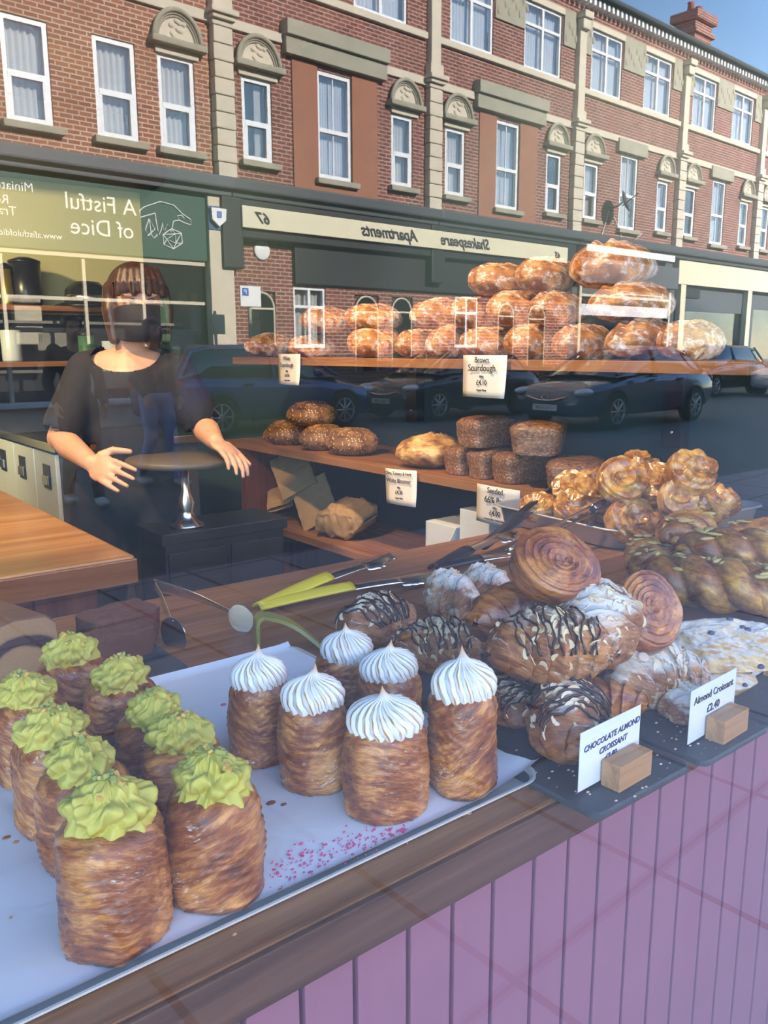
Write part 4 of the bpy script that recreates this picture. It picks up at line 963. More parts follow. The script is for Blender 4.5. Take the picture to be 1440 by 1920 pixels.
def window(par, x0, x1, z0, z1, style='sash', cur='curtain', y=-.06, f=.075, seed=0):
    m = MB(); m.box(x0, x0+f, y-.05, y+.03, z0, z1).box(x1-f, x1, y-.05, y+.03, z0, z1).box(x0+f, x1-f, y-.05, y+.03, z0, z0+f*1.3).box(x0+f, x1-f, y-.05, y+.03, z1-f, z1)
    if style == 'sash': zm = z0+(z1-z0)*.46; m.box(x0+f, x1-f, y-.04, y+.04, zm-f*.6, zm+f*.6); m.box(x0+f, x0+f*1.6, y-.04, y+.035, z0+f, zm).box(x1-f*1.6, x1-f, y-.04, y+.035, z0+f, zm)
    if style == 'cross': zm = z0+(z1-z0)*.68; xm = (x0+x1)/2; m.box(x0+f, x1-f, y-.04, y+.03, zm-f*.5, zm+f*.5).box(xm-f*.6, xm+f*.6, y-.04, y+.035, z0+f, z1-f)
    if style == 'sashm': zm = z0+(z1-z0)*.46; xm = (x0+x1)/2; m.box(x0+f, x1-f, y-.04, y+.04, zm-f*.5, zm+f*.5).box(xm-.012, xm+.012, y-.03, y+.0, z0+f, z1-f)
    w = m.build('window', M['upvc'], par)
    MB().box(x0+f*.6, x1-f*.6, y-.022, y-.014, z0+f*.6, z1-f*.6).build('pane', M['hglass'], w)
    MB().box(x0+.01, x1-.01, y-.42, y-.40, z0+.01, z1-.01).build('dark_room', M['roomdark'], w)
    if cur:
        lo_, hi = (x0, x1) if cur != 'side' else (x0+(x1-x0)*.58, x0+(x1-x0)*.80)
        mt = M['blind'] if cur == 'blind' else M['curtain']; g = MB()
        fr_ = 14 if cur == 'blind' else 7
        g.grid(lambda u, v: (lo_+(hi-lo_)*u, y-.16+.025*sin(u*fr_*2*PI+seed+.6*sin(v*3))*(.6+.4*v), z0+(z1-z0)*v), 84, 8)
        o = g.build('curtain' if cur != 'blind' else 'blind', mt, w, True)
        so = o.modifiers.new('s', 'SOLIDIFY'); so.thickness = .006
    return w
def sill(par, x0, x1, z, mat='stonegrey', d=.14, name='sill'): MB().rbox(x0-.1, x1+.14, -.02, d, z-.12, z, .02).build(name, M[mat], par)
def arch(par, x0, x1, z0, z1):
    m = MB(); xc = (x0+x1)/2; r = (x1-x0)/2-.06; h = z1-z0
    for rr_, d in ((1.0, .16), (.90, .11), (.82, .07)):
        pts = [(xc+r*rr_*cos(PI*i/16), .0+d*.6, z0+h*rr_*sin(PI*i/16)) for i in range(17)]
        m.tube(pts, .048 if rr_ == 1 else .028, 6)
    m.rbox(x0-.02, x1+.02, -.02, .2, z0-.09, z0+.03, .02)
    a = m.build('arch_hood', M['stonegrey'], par, True)
    P = [(xc+r*.82*cos(PI*i/14), z0+.02+h*.82*sin(PI*i/14)) for i in range(15)]
    q = MB().prism(P, .04, 'y', 0); 
    for i in range(9): th = i*.7; q.ell((xc+r*.42*cos(th)*(.4+.6*(i % 2)), .045, z0+.05+h*.32*(1+.9*sin(th*1.3))), (.06, .03, .045), 8, 6)
    q.build('carved_panel', M['stone'], a, False)
    MB().rbox(x0+.1, x1-.1, -.02, .05, z0-.22, z0-.09, .01).build('arch_lintel', M['stone'], par)
def pilaster(par, x, zt=10.51, z0=4.71):
    m = MB(); z = z0; i = 0
    while z < 7.55: h = .305; m.rbox(x-.21-.012*(i % 2), x+.21+.012*(i % 2), -.02, .17, z+.008, min(z+h-.008, 7.56), .02); z += h; i += 1
    m.rbox(x-.25, x+.25, -.02, .24, 7.56, 7.64, .015).rbox(x-.30, x+.30, -.02, .30, 7.64, 7.74, .02).rbox(x-.22, x+.22, -.02, .19, 7.74, 8.0, .03)
    m.rbox(x-.16, x+.16, -.02, .15, 8.0, zt-.25, .02).rbox(x-.19, x+.19, -.02, .26, zt-.45, zt-.18, .05).rbox(x-.21, x+.21, -.02, .32, zt-.18, zt, .03)
    m.build('pilaster', M['stone'], par)
BW = 5.22*KK
def bay(i, s0, kind, label):
    h = house_base(i, s0, label); W = BW; zb = 4.71; zt = 10.9
    up = [(.61, 2.17, 8.655, 10.29), (3.41, 5.0, 8.655, 10.29)]
    if kind == 'left': up = [(1.0, 1.6, 8.655, 10.29), (3.41, 5.0, 8.655, 10.29)]
    if kind == 'left':
        s = lambda a: a*KK-s0
        fl = [(s(4.66), s(5.36), Zc(4.76), Zc(6.25)), (s(6.05), s(6.76), Zc(4.75), Zc(6.26)), (s(7.15), s(7.83), Zc(4.75), Zc(6.24))]
    else: fl = [(.475, 1.19, 5.155, 6.733), (2.355, 3.31, 5.044, 7.222), (4.5, 5.18, 5.155, 6.733)]
    wl = wall_holes(0, W, zb, zt, up+fl).build('brick_wall', M['brickold' if kind == 'left' else 'brick'], h)
    MB().box(0, W, -6.0, -5.9, 0, zt).box(0, .02, -6, -.2, 0, zt).box(W-.02, W, -6, -.2, 0, zt).build('rear_wall', M['roomdark'], h)
    curs = [('side', 'blind', 'curtain'), ('curtain', 'blind', None), ('curtain', 'curtain', 'blind'), (None, 'blind', 'blind'), ('blind', 'blind', None)][i % 5]
    if kind == 'left': curs = ('curtain', 'curtain', 'curtain')
    for j, (a, b, c, d) in enumerate(fl):
        window(h, a, b, c, d, 'sashm' if (kind != 'left' and j == 1 and i < 4) else 'sash', curs[j], seed=i*3+j, f=.085); sill(h, a, b, c)
    for j, (a, b, c, d) in enumerate(up): window(h, a, b, c, d, 'cross', 'blind', seed=j, f=.07); MB().rbox(a-.08, b+.08, -.02, .05, d, d+.16, .01).build('head_stone', M['stone'], h)
    MB().rbox(.2, W-.2, -.02, .09, 8.50, 8.65, .02).build('string_course', M['stone'], h)
    for a, b in ([(.2, 1.45), (4.3, W-.2)] if kind == 'big' else [(.2, W-.2)]): MB().rbox(a, b, -.02, .07, 7.50, 7.68, .02).build('string_course', M['stone'], h)
    for a, b in ([(2.2, 3.38), (.21, .55), (5.05, W-.21)]):
        m = MB().rbox(a, b, -.02, .05, 9.55, 10.45, .01)
        for k in range(int((b-a)*7)+1): m.ell((a+.1+k*.14, .05, 9.75+.5*((k*37) % 10)/10), (.06, .03, .10), 8, 6)
        m.build('relief_panel', M['stonegrey'], h)
    if kind == 'left': arch(h, s(7.02), s(8.0), Zc(6.42), Zc(6.92))
    else:
        arch(h, .30, 1.42, 6.955, 7.49); arch(h, 4.37, 5.43, 6.955, 7.49)
        if kind == 'big':
            m = MB().rbox(1.48, 4.25, -.02, .16, 7.322, 7.66, .02).rbox(1.46, 4.27, -.02, .24, 7.66, 7.955, .02); m.build('lintel_slab', M['stonegrey'], h)
            MB().box(1.70, 2.355, -.02, .03, 4.72, 7.32).box(3.31, 4.05, -.02, .03, 4.72, 7.32).box(2.355, 3.31, -.02, .03, 4.72, 4.92).build('render_panel', M['redpaint'], h)
        else: MB().rbox(2.05, 3.65, -.02, .12, 7.24, 7.62, .02).build('lintel_slab', M['stonegrey'], h)
    pilaster(h, 0)
    # eaves, gutter, dentils, roof
    m = MB().box(-.0, W, -.1, .30, 10.9, 10.98)
    m.build('eaves_board', M['blackboard'], h)
    m = MB().tube([(0, .36, 11.0), (W, .36, 11.0)], .07, 8); m.build('gutter', M['gutter'], h)
    m = MB()
    for k in range(26): m.box(.05+k*W/26, .05+k*W/26+.10, .0, .26, 10.74, 10.9)
    m.build('dentil_row', M['white'], h)
    MB().add([(0, .34, 11.02), (W, .34, 11.02), (W, -3.2, 13.2), (0, -3.2, 13.2), (0, .34, 10.95), (W, .34, 10.95), (W, -3.2, 13.1), (0, -3.2, 13.1)], [(0, 1, 2, 3), (4, 7, 6, 5), (0, 4, 5, 1), (2, 6, 7, 3)]).build('roof', M['rooftile'], h)
    # shop cornice
    m = MB().rbox(-.02, W-.0, -.02, .42, 4.48, 4.71, .04).rbox(-.0, W-.02, -.02, .30, 4.36, 4.48, .02)
    m.build('shop_cornice', M['gutter' if kind != 'left' else 'greyfascia'], h)
    return h
SX = [3.12*KK, 8.34*KK, 13.57*KK, 18.80*KK, 24.02*KK, 29.2*KK, 34.4*KK, 39.6*KK]
H0 = bay(0, SX[0], 'left', 'reflected orange brick house over the green games shop, at the left')
H1 = bay(0, SX[1], 'big', 'reflected red brick house with big stone lintel, number 67 end of the sign')
H2 = bay(1, SX[2], 'big', 'reflected red brick house with big stone lintel at the number 65 end')
H3 = bay(2, SX[3], 'small', 'reflected red brick house with satellite dish over the cafe')
H4 = bay(3, SX[4], 'small', 'reflected red brick house over the cream fronted shop')
H5 = bay(4, SX[5], 'small', 'reflected brick house cut by the right picture edge')
H6 = bay(1, SX[6], 'small', 'farthest reflected brick house beyond the right edge')
HM1 = bay(2, SX[0]-BW, 'small', 'brick house left of the games shop')
# --- ground floor of the games shop
def X(h, s): return s-{H0.name: SX[0], H1.name: SX[1], H2.name: SX[2], H3.name: SX[3], H4.name: SX[4], H5.name: SX[5], H6.name: SX[6], HM1.name: SX[0]-BW}[h.name]
RT = (PI/2, 0, PI)
zt = 4.36; a0, a1 = FS(430, 420)[0], FS(0, 360)[0]
MB().rbox(-.5, X(H0, FS(378, 400)[0]), .0, .16, 3.10, 4.36, .02).build('shop_fascia', M['greensign'], H0)
MB().rbox(-.5, X(H0, FS(378, 400)[0]), -.0, .10, .0, .42, .02).build('stall_riser', M['stone'], H0)
MB().rbox(-.5, X(H0, FS(378, 400)[0]), -.0, .2, .42, .52, .02).build('window_ledge', M['white'], H0)
MB().rbox(X(H0, FS(379, 400)[0]), X(H0, FS(424, 400)[0]), .0, .22, .0, 4.36, .02).build('render_column', M['stone'], H0)
w = MB()
for px in (8, 160, 268): xx = X(H0, FS(px, 600)[0]); w.box(xx-.03, xx+.03, .0, .08, .5, 3.1)
w.box(-.4, X(H0, FS(378, 500)[0]), .0, .06, 2.28, 2.34).box(-.4, X(H0, FS(378, 500)[0]), 0, .12, 3.02, 3.1)
w.build('shop_window_frame', M['stone'], H0)
MB().box(-.5, X(H0, FS(378, 500)[0]), -.012, -.004, .5, 3.1).build('shop_window_pane', M['hglass'], H0)
MB().box(-.5, BW, -2.2, -2.15, 0, 4.3).build('shop_back_wall', M['blackboard'], H0)
for k, (px, py, ww, hh, mt) in enumerate([(55, 610, .5, .7, 'creamsign'), (310, 600, .22, .9, 'green'), (345, 640, .5, .5, 'blind'), (100, 640, .6, .35, 'stonegrey'), (370, 600, .2, .6, 'white'), (40, 560, .7, .12, 'stone')]):
    s_, z_ = FS(px, py, DP+1.0); MB().rbox(X(H0, s_)-ww/2, X(H0, s_)+ww/2, -1.2, -1.0, z_-hh/2, z_+hh/2, .03).build('window_display', M[mt], H0)
MB().box(-.5, BW-.6, -1.3, -.9, 1.0, 1.05).box(-.5, BW-.6, -1.3, -.9, 1.9, 1.95).build('shop_shelving', M['stonegrey'], H0)
def stext(h, body, size, px, py, mat, y, align='CENTER', D=DP, **k):
    s_, z_ = FS(px, py, D-y); return text(body, size, mat, h, (X(h, s_), y+.004, z_), RT, 'lettering', .006, align=align, **k)
M['signwhite'] = plain('white_lettering', (.75, .78, .74), .6)
stext(H0, 'A Fistful', .40, 190, 398, M['signwhite'], .16, xs=1.0)
stext(H0, 'of Dice', .40, 193, 443, M['signwhite'], .16)
stext(H0, 'Miniatures', .21, 63, 361, M['signwhite'], .16, 'LEFT')
stext(H0, 'Roleplay', .21, 17, 383, M['signwhite'], .16, 'LEFT')
stext(H0, 'Trading', .21, 31, 405, M['signwhite'], .16, 'LEFT')
stext(H0, 'www.afistfulofdice.com', .15, 116, 450, M['signwhite'], .16, 'LEFT')
lg = MB()
def pl(pts, r=.012):
    P = [];
    for px, py in pts: s_, z_ = FS(px, py, DP-.165); P.append((X(H0, s_), .17, z_))
    lg.tube(P, r, 5)
pl([(290, 400), (262, 408), (261, 395), (270, 388), (300, 378), (325, 385), (340, 400), (357, 412), (357, 422), (345, 418), (335, 413)])
pl([(290, 400), (292, 415), (295, 430), (298, 440), (302, 430), (304, 418), (308, 435), (313, 420), (320, 436), (325, 415), (335, 413), (332, 405), (340, 404), (345, 410)])
pl([(279, 410), (272, 430), (276, 442), (290, 430), (279, 410), (283, 440), (276, 442)]); pl([(295, 440), (288, 447), (283, 440)])
cx, cy, r6 = 323, 448, 20
hx = [(cx+r6*cos(R_(60*i+25)), cy+r6*.95*sin(R_(60*i+25))) for i in range(7)]; pl(hx)
tri = [(cx+r6*.55*cos(R_(120*i+55)), cy+r6*.5*sin(R_(120*i+55))) for i in range(4)]; pl(tri)
for i in range(3):
    for j in (0, 1, 5): pl([tri[i], hx[(2*i+j) % 6]], .009)
lg.build('hand_and_dice_logo', M['signwhite'], H0)
s_, z_ = FS(395, 410); ab = empty('alarm_box', SP(s_, DP-.24, z_), HR, 'reflected blue and white alarm box on the pale column', 'alarm box')
MB().prism([(-.17, .16), (.17, .16), (.15, -.06), (.0, -.18), (-.15, -.06)], .08, 'y', 0).build('case', M['white'], ab)
MB().prism([(-.19, .2), (.19, .2), (.19, -.24), (-.19, -.24)], .02, 'y', -.025).build('backing_plate', plain('blue_plate', (.04, .09, .2), .5), ab)
MB().rbox(-.05, .05, .081, .085, -.02, .1, .01).build('emblem', plain('blue_emblem', (.1, .2, .5), .5), ab)
# --- pub style ground floor of the apartments (two bays)
for h, s0 in ((H1, SX[1]), (H2, SX[2])):
    if h is H1: holes = [(.45, 1.15, .5, 2.62), (1.62, 2.5, 1.45, 2.75), (3.35, 4.1, .9, 2.65), (4.5, 5.2, .9, 2.65)]
    else: holes = [(.9, 1.8, 1.45, 2.75), (2.6, 3.3, .9, 2.65), (3.9, 4.7, .9, 2.65)]
    wall_holes(0, BW, 0, 4.36, holes, 0, .12).build('ground_floor_wall', M['brick'], h)
    for j, (a, b, c, d) in enumerate(holes):
        if b-a > .85: window(h, a, b, c, d, 'cross', 'curtain' if h is H1 else None, f=.06)
        else:
            xm = (a+b)/2; r = (b-a)/2; m = MB(); P = [(a+.03, -.02, c), (a+.03, -.02, d-r)]+[(xm-(r-.03)*cos(PI*k/12), -.02, d-r+(r-.03)*sin(PI*k/12)) for k in range(1, 12)]+[(b-.03, -.02, d-r), (b-.03, -.02, c)]
            m.tube(P, .024, 6); m.box(a+.03, b-.03, -.04, 0, d-r-.03, d-r+.01)
            wd = m.build('arched_window', M['stone'], h)
            MB().box(a, b, -.05, -.042, c, d).build('pane', M['hglass'], wd); MB().box(a, b, -.42, -.4, c, d).build('dark_room', M['roomdark'], wd)
            Q = [(a, d)]+[(xm-r*cos(PI*k/12), d-r+r*sin(PI*k/12)) for k in range(0, 13)]+[(b, d)]
            MB().prism(Q, .03, 'y', -.10).build('arch_infill', M['brick'], wd)
    x0 = 1.62 if h is H1 else 0
    MB().rbox(x0, BW, .0, .10, 2.80, 3.95, .02).build('dark_recess_board', M['blackboard'], h)  # black colour stands in for the shade of the recess under the sign
    MB().rbox(.12, BW-(.12 if h is H2 else 0), .0, .26, 3.62, 4.36, .02).build('shop_fascia', M['blackboard'], h)
    MB().rbox(-.25, .22, .0, .30, 3.0, 4.36, .03).build('corbel', M['blackboard'], h)
    MB().rbox(1.5, BW-.1, .35, .60, 0, .80, .02).build('forecourt_wall', M['brick'], h)
sa, sb_ = FS(455, 410, DP-.36)[0], FS(1065, 475, DP-.36)[0]
sg = empty('street_sign_board', SP(sa, DP-.27, 3.80), HR, 'reflected long cream sign board lettered Shakespeare Apartments', 'sign')
MB().rbox(0, sb_-sa, 0, .08, .0, .42, .015).build('board', M['creamsign'], sg)
for body, px, sz, xs in (('Shakespeare', 875, .36, 1.05), ('Apartments', 733, .36, 1.05), ('67', 497, .30, 1), ('65', 1047, .22, 1)):
    s_, _ = FS(px, 450, DP-.36); text(body, sz, M['ink'], sg, (s_-sa, .085, .11), RT, 'lettering', .004, shear=.35, bold=.008)
s_, z_ = FS(490, 470); pq = empty('wall_plaque', SP(s_, DP, z_), HR, 'reflected round white plaque on the brick pier', 'plaque')
MB().xf(Matrix.Rotation(-PI/2, 4, 'X')).lathe([(0, 0), (.19, 0), (.2, .02), (.17, .04), (0, .04)], 32).build('disc', M['white'], pq, True)
# parking sign
s_, z_ = FS(467, 556, 13.85); pk = empty('parking_sign', SP(s_, 13.85, 0), HR, 'reflected parking sign plate on a grey post', 'sign')
MB().tube([(0, 0, 0), (0, 0, z_+.22)], .035, 12).build('post', M['stonegrey'], pk)
pp = MB().rbox(-.23, .23, .04, .055, z_-.19, z_+.19, .005).build('plate', M['white'], pk)
MB().rbox(-.19, -.05, .056, .06, z_+.01, z_+.15, .004).build('blue_square', plain('sign_blue', (.02, .12, .5), .5), pp)
text('P', .13, M['signwhite'], pp, (-.12, .062, z_+.035), RT, 'lettering', .001)
# --- cafe
def PR(h, px0, py0, px1, py1, y0, y1, mat, name, D=DP, par=None):
    a, zt_ = FS(px0, py0, D-y1); b, zb_ = FS(px1, py1, D-y1); return MB().rbox(X(h, a), X(h, b), y0, y1, min(zt_, zb_), max(zt_, zb_), .01).build(name, M[mat], par or h)
wall_holes(0, BW, 0, 4.36, [(.5, BW-.25, .6, 3.0)], 0, .1).build('ground_floor_wall', M['greyfascia'], H3)
PR(H3, 1100, 470, 1266, 480, 0, .32, 'white', 'awning_rail')
MB().rbox(.1, BW-.1, .0, .30, 3.35, 4.05, .02).build('shop_fascia', M['greyfascia'], H3)
MB().box(.5, BW-.25, -.05, -.042, .6, 3.0).build('shop_window_pane', M['hglass'], H3)
MB().box(.5, BW-.25, -1.2, -1.1, .3, 3.2).build('shop_back_wall', M['roomdark'], H3)
zz = FS(1180, 585)[1]; MB().rbox(.45, BW-.2, .0, .05, zz-.16, zz+.17, .01).build('window_banner', M['blind'], H3)
MB().rbox(.38, .50, .0, .08, .3, 3.3, .01).rbox(BW-.27, BW-.15, .0, .08, .3, 3.3, .01).rbox(.5, BW-.25, .0, .06, 2.95, 3.03, .01).build('window_frame', M['stone'], H3)
zz = FS(1205, 537)[1]; m = MB()
for a, b, c, d in ((2.4, 5.2, zz+.27, zz+.30), (2.4, 5.2, zz-.30, zz-.27), (2.4, 2.43, zz-.3, zz+.3), (5.17, 5.2, zz-.3, zz+.3)): m.box(a, b, .0, .03, c, d)
m.build('painted_border', M['stone'], H3)
stext(H3, 'Brewed Coffee | Fresh Drinks', .21, 1205, 544, M['signwhite'], .03, xs=.8)
s_, z_ = FS(1143, 383); ds = empty('satellite_dish', SP(s_, DP-.02, z_), HR, 'reflected grey satellite dish on the brick wall above the cafe', 'satellite dish')
Mx = Matrix.Translation((0, .45, 0)) @ Matrix.Rotation(R_(-70), 4, 'X') @ Matrix.Rotation(R_(20), 4, 'Y')
o = MB().xf(Mx).lathe([(0, 0), (.12, .012), (.24, .04), (.33, .08)], 28).build('dish', M['gutter'], ds, True); so = o.modifiers.new('s', 'SOLIDIFY'); so.thickness = .015
MB().tube([(0, .0, -.1), (0, .25, -.1), (0, .42, .0)], .025, 8).tube([(0, .42, -.1), (0, .95, .2)], .015, 8).build('arm', M['gutter'], ds)
MB().tube([(-.1, .02, -.2), (-.3, .03, -.7), (-.5, .03, -1.1), (-.4, .03, -1.6)], .012, 6).tube([(.1, .02, -.2), (.7, .03, -.95), (1.3, .03, -1.0), (1.8, .03, -.7)], .01, 6).build('cable', M['white'], ds)
# --- cream shop
PR(H4, 1266, 478, 1470, 560, 0, .2, 'creamsign', 'x').name = 'fascia_tmp'; bpy.data.objects.remove(bpy.data.objects['fascia_tmp'])
for hh in (H4, H5): MB().rbox(.01, BW-.01, .0, .22, 3.55, 4.36, .02).build('shop_fascia', M['creamsign'], hh)
for px in (1268, 1393): xx = X(H4, FS(px, 600)[0]); MB().rbox(xx-.17, xx+.17, .0, .2, 0, 3.6, .02).build('shop_column', M['creamsign'], H4)
wall_holes(0, BW, 0, 3.55, [(.3, BW-.3, .7, 2.7)], 0, .1).build('ground_floor_wall', M['greyfascia'], H4)
MB().box(.3, BW-.3, -.05, -.04, .7, 2.7).build('shop_window_pane', M['hglass'], H4); MB().box(.3, BW-.3, -1.0, -.9, .3, 2.9).build('shop_back_wall', M['roomdark'], H4)
PR(H4, 1275, 518, 1312, 560, 0, .05, 'blackboard', 'hanging_sign')
for hh, s0 in ((H5, 0), (H6, 0), (HM1, 0)):
    wall_holes(0, BW, 0, 4.4, [(.5, BW-.5, .7, 2.9)], 0, .1).build('ground_floor_wall', M['greyfascia'], hh)
    MB().box(.5, BW-.5, -.05, -.04, .7, 2.9).build('shop_window_pane', M['hglass'], hh); MB().box(.5, BW-.5, -1.0, -.9, .3, 3.1).build('shop_back_wall', M['roomdark'], hh)
stext(H4, 'express', .42, 1462, 560, M['signwhite'], .06, bold=.01)
# chimney
s_, z_ = FS(1300, 60, DP+2.2); ch = empty('chimney', SP(s_, DP+2.2, 11.6), HR, 'reflected brick chimney stack with two pots against the sky', 'chimney')
MB().rbox(-.62, .62, -.4, .4, 0, 1.55, .02).build('stack', M['brick'], ch); MB().rbox(-.72, .72, -.5, .5, 1.1, 1.25, .02).rbox(-.78, .78, -.55, .55, 1.55, 1.85, .04).build('corbelled_top', M['brick'], ch)
for x in (-.3, .3): MB().lathe([(.14, 1.85), (.11, 2.2), (.14, 2.25), (.0, 2.25)], 16, x, 0).build('chimney_pot', M['rooftile'], ch, True)
# ================================================================ CARS
M['tyre'] = plain('tyre', (.015, .015, .016), .8); M['alloy'] = plain('alloy_wheel', (.55, .56, .58), .3, .8)
M['carglass'] = plain('car_glass', (.02, .03, .035), .06, spec=.9, coat=.5); M['lamp'] = plain('headlamp_glass', (.75, .78, .82), .12, coat=.8); M['redlamp'] = plain('red_lamp', (.5, .02, .02), .2); M['chrome'] = plain('chrome', (.7, .7, .72), .12, 1); M['plate'] = plain('number_plate', (.75, .75, .72), .5)
def car(name, s, nd, heading, color, L, label, H=1.45, W=1.76, wb=2.6, est=False, plate='LY62 XSM'):
    t = empty(name, SP(s, nd), heading, label, 'car'); h = L/2; pm = plain(name+'_paint', color, .25, .2, .03, coat=1)
    # stations: x, z low, z top, half width
    st = [(-h, .42, .72, W*.36), (-h+.06, .30, .90, W*.45), (-h+.35, .22, .98 if not est else 1.0, W*.49), (-h*.45, .20, .97, W*.5), (0, .20, .95, W*.5), (h*.38, .20, .93, W*.5), (h*.62, .20, .86, W*.49), (h-.28, .22, .76, W*.47), (h-.08, .26, .66, W*.42), (h, .36, .54, W*.32)]
    rings = []
    for x, zl, zt_, w in st:
        r = []; zc = (zl+zt_)/2; hz = (zt_-zl)/2
        for k in range(20): a = 2*PI*k/20; e = .38; r.append((x, math.copysign(abs(cos(a))**e, cos(a))*w, zc+math.copysign(abs(sin(a))**e, sin(a))*hz))
        rings.append(r)
    m = MB(); loft(m, rings, True, True); autosmooth(m.build('body', pm, t), 50)
    g0 = -h+.15 if est else -h+.42
    gs = [(g0, .93, .97, W*.42), (g0+.32, .93, H-.10, W*.37), (g0+.7, .93, H-.02, W*.37), (-.1, .93, H, W*.38), (.35, .93, H-.06, W*.38), (h*.36+.25, .92, 1.0, W*.43), (h*.36+.5, .90, .93, W*.44)]
    def gring(x, zl, zt_, w, dx=0, up=0):
        wt = w*.82; return [(x, -w-.02, zl), (x, -w, zl+(zt_-zl)*.3), (x, -wt-.01-up, zt_-.07+up), (x, -wt*.85, zt_+up), (x, 0, zt_+.015+up), (x, wt*.85, zt_+up), (x, wt+.01+up, zt_-.07+up), (x, w, zl+(zt_-zl)*.3), (x, w+.02, zl)]
    m = MB(); loft(m, [gring(*q) for q in gs], True, True); autosmooth(m.build('windows', M['carglass'], t), 40)
    m = MB()
    for q, q2 in zip(gs[1:5], gs[2:5]):
        r1 = gring(*q, up=.006)[2:7]; r2 = gring(*q2, up=.006)[2:7]; loft(m, [r1+[(p[0], p[1]*.98, p[2]-.015) for p in r1[::-1]], r2+[(p[0], p[1]*.98, p[2]-.015) for p in r2[::-1]]], True, True)
    for sd in (-1, 1):
        for xx, x2, dz in ((g0+.02, g0+.40, 0), (-.15, -.12, 0), (h*.36+.45, .38, 0)):
            m.tube([(xx, sd*W*.43, .95), (x2, sd*(W*.315), H-.07)], .03, 6)
    m.build('roof', pm, t, False)
    xw = (wb/2, -wb/2)
    for x in xw:
        for sd in (-1, 1):
            Mw = Matrix.Translation((x+.0, sd*(W/2-.10), .32)) @ Matrix.Rotation(PI/2*sd, 4, 'X').inverted()
            wl = MB().xf(Mw).lathe([(0, -.1), (.30, -.1), (.32, -.07), (.32, .09), (.30, .115), (.225, .115), (.22, .10)], 30).build('wheel', M['tyre'], t, True)
            sp_ = MB().xf(Mw); sp_.lathe([(.0, .09), (.05, .10), (.05, .118), (0, .12)], 16).lathe([(.20, .085), (.225, .118), (.205, .12), (.19, .09)], 28)
            for k in range(8): a = k*PI/4; sp_.tube([(.03*cos(a), .03*sin(a), .108), (.205*cos(a), .205*sin(a), .108)], [.02, .016], 5)
            sp_.build('alloy', M['alloy'], wl)
            ar = MB().tube([(x+.37*cos(PI*k/12), sd*(W/2-.008), .31+.37*sin(PI*k/12)) for k in range(13)], .03, 6); ar.build('wheel_arch', M['tyre'], t)
    for sd in (-1, 1):
        m = MB().ell((h-.24, sd*W*.37, .66), (.26, .15, .075), 16, 10, None); m.build('headlamp', M['lamp'], t, True)
        MB().ell((-h+.16, sd*W*.41, .82), (.16, .09, .13), 14, 10).build('tail_lamp', M['redlamp'], t, True)
        MB().ell((h*.30, sd*(W/2+.08), 1.0), (.09, .10, .07), 12, 8).build('door_mirror', pm, t, True)
        m = MB()
        for x in (.25, -.75): m.rbox(x-.1, x+.1, sd*W*.5-.015, sd*W*.5+.02, .83, .86, .008)
        m.build('door_handle', pm, t)
    gx = h-.05
    MB().rbox(gx-.12, gx+.035, -.38, .38, .40, .56, .03).build('grille', M['blackpl'], t)
    MB().tube([(gx+.05, -.4, .58), (gx+.07, -.2, .53), (gx+.075, 0, .515), (gx+.07, .2, .53), (gx+.05, .4, .58)], .014, 6).build('grille_trim', M['chrome'], t)
    eb = MB().tube([(gx+.075+.0, .07*cos(2*PI*k/16), .58+.05*sin(2*PI*k/16)) for k in range(17)], .008, 5).tube([(gx+.08, -.045, .60), (gx+.08, -.02, .57), (gx+.08, 0, .59), (gx+.08, .02, .57), (gx+.08, .045, .60)], .006, 5); eb.build('emblem', M['chrome'], t)
    p = MB().rbox(gx+.07, gx+.085, -.26, .26, .34, .45, .004).build('number_plate', M['plate'], t)
    text(plate, .085, M['ink'], p, (gx+.0865, 0, .365), (PI/2, 0, PI/2), 'lettering', .001)
    return t
A_IN = PI-SA; A_OUT = -SA
car('hatchback_car', 8.42, 12.75, A_OUT, (.015, .05, .22), 4.3, 'reflected dark blue hatchback parked side on, behind the round stand', 1.5, est=True, plate='EJ58 BHK')
car('parked_car', 13.2, 12.45, A_IN, (.012, .018, .035), 4.1, 'reflected black car whose lamp shows left of the Brown Sourdough card', 1.42, plate='YE09 DSX')
car('saloon_car', 14.22, 9.0, A_IN, (.02, .06, .14), 4.55, 'reflected dark car with curved chrome grille, largest of the cars', 1.45, wb=2.75, plate='LY62 XSM')
car('estate_car', 25.0, 12.6, A_IN, (.012, .025, .03), 4.5, 'reflected dark estate car far along the street at the right', 1.5, est=True)
car('white_car', 27.2, 10.6, A_IN, (.75, .76, .78), 4.4, 'reflected white car cut by the right picture edge', 1.45)
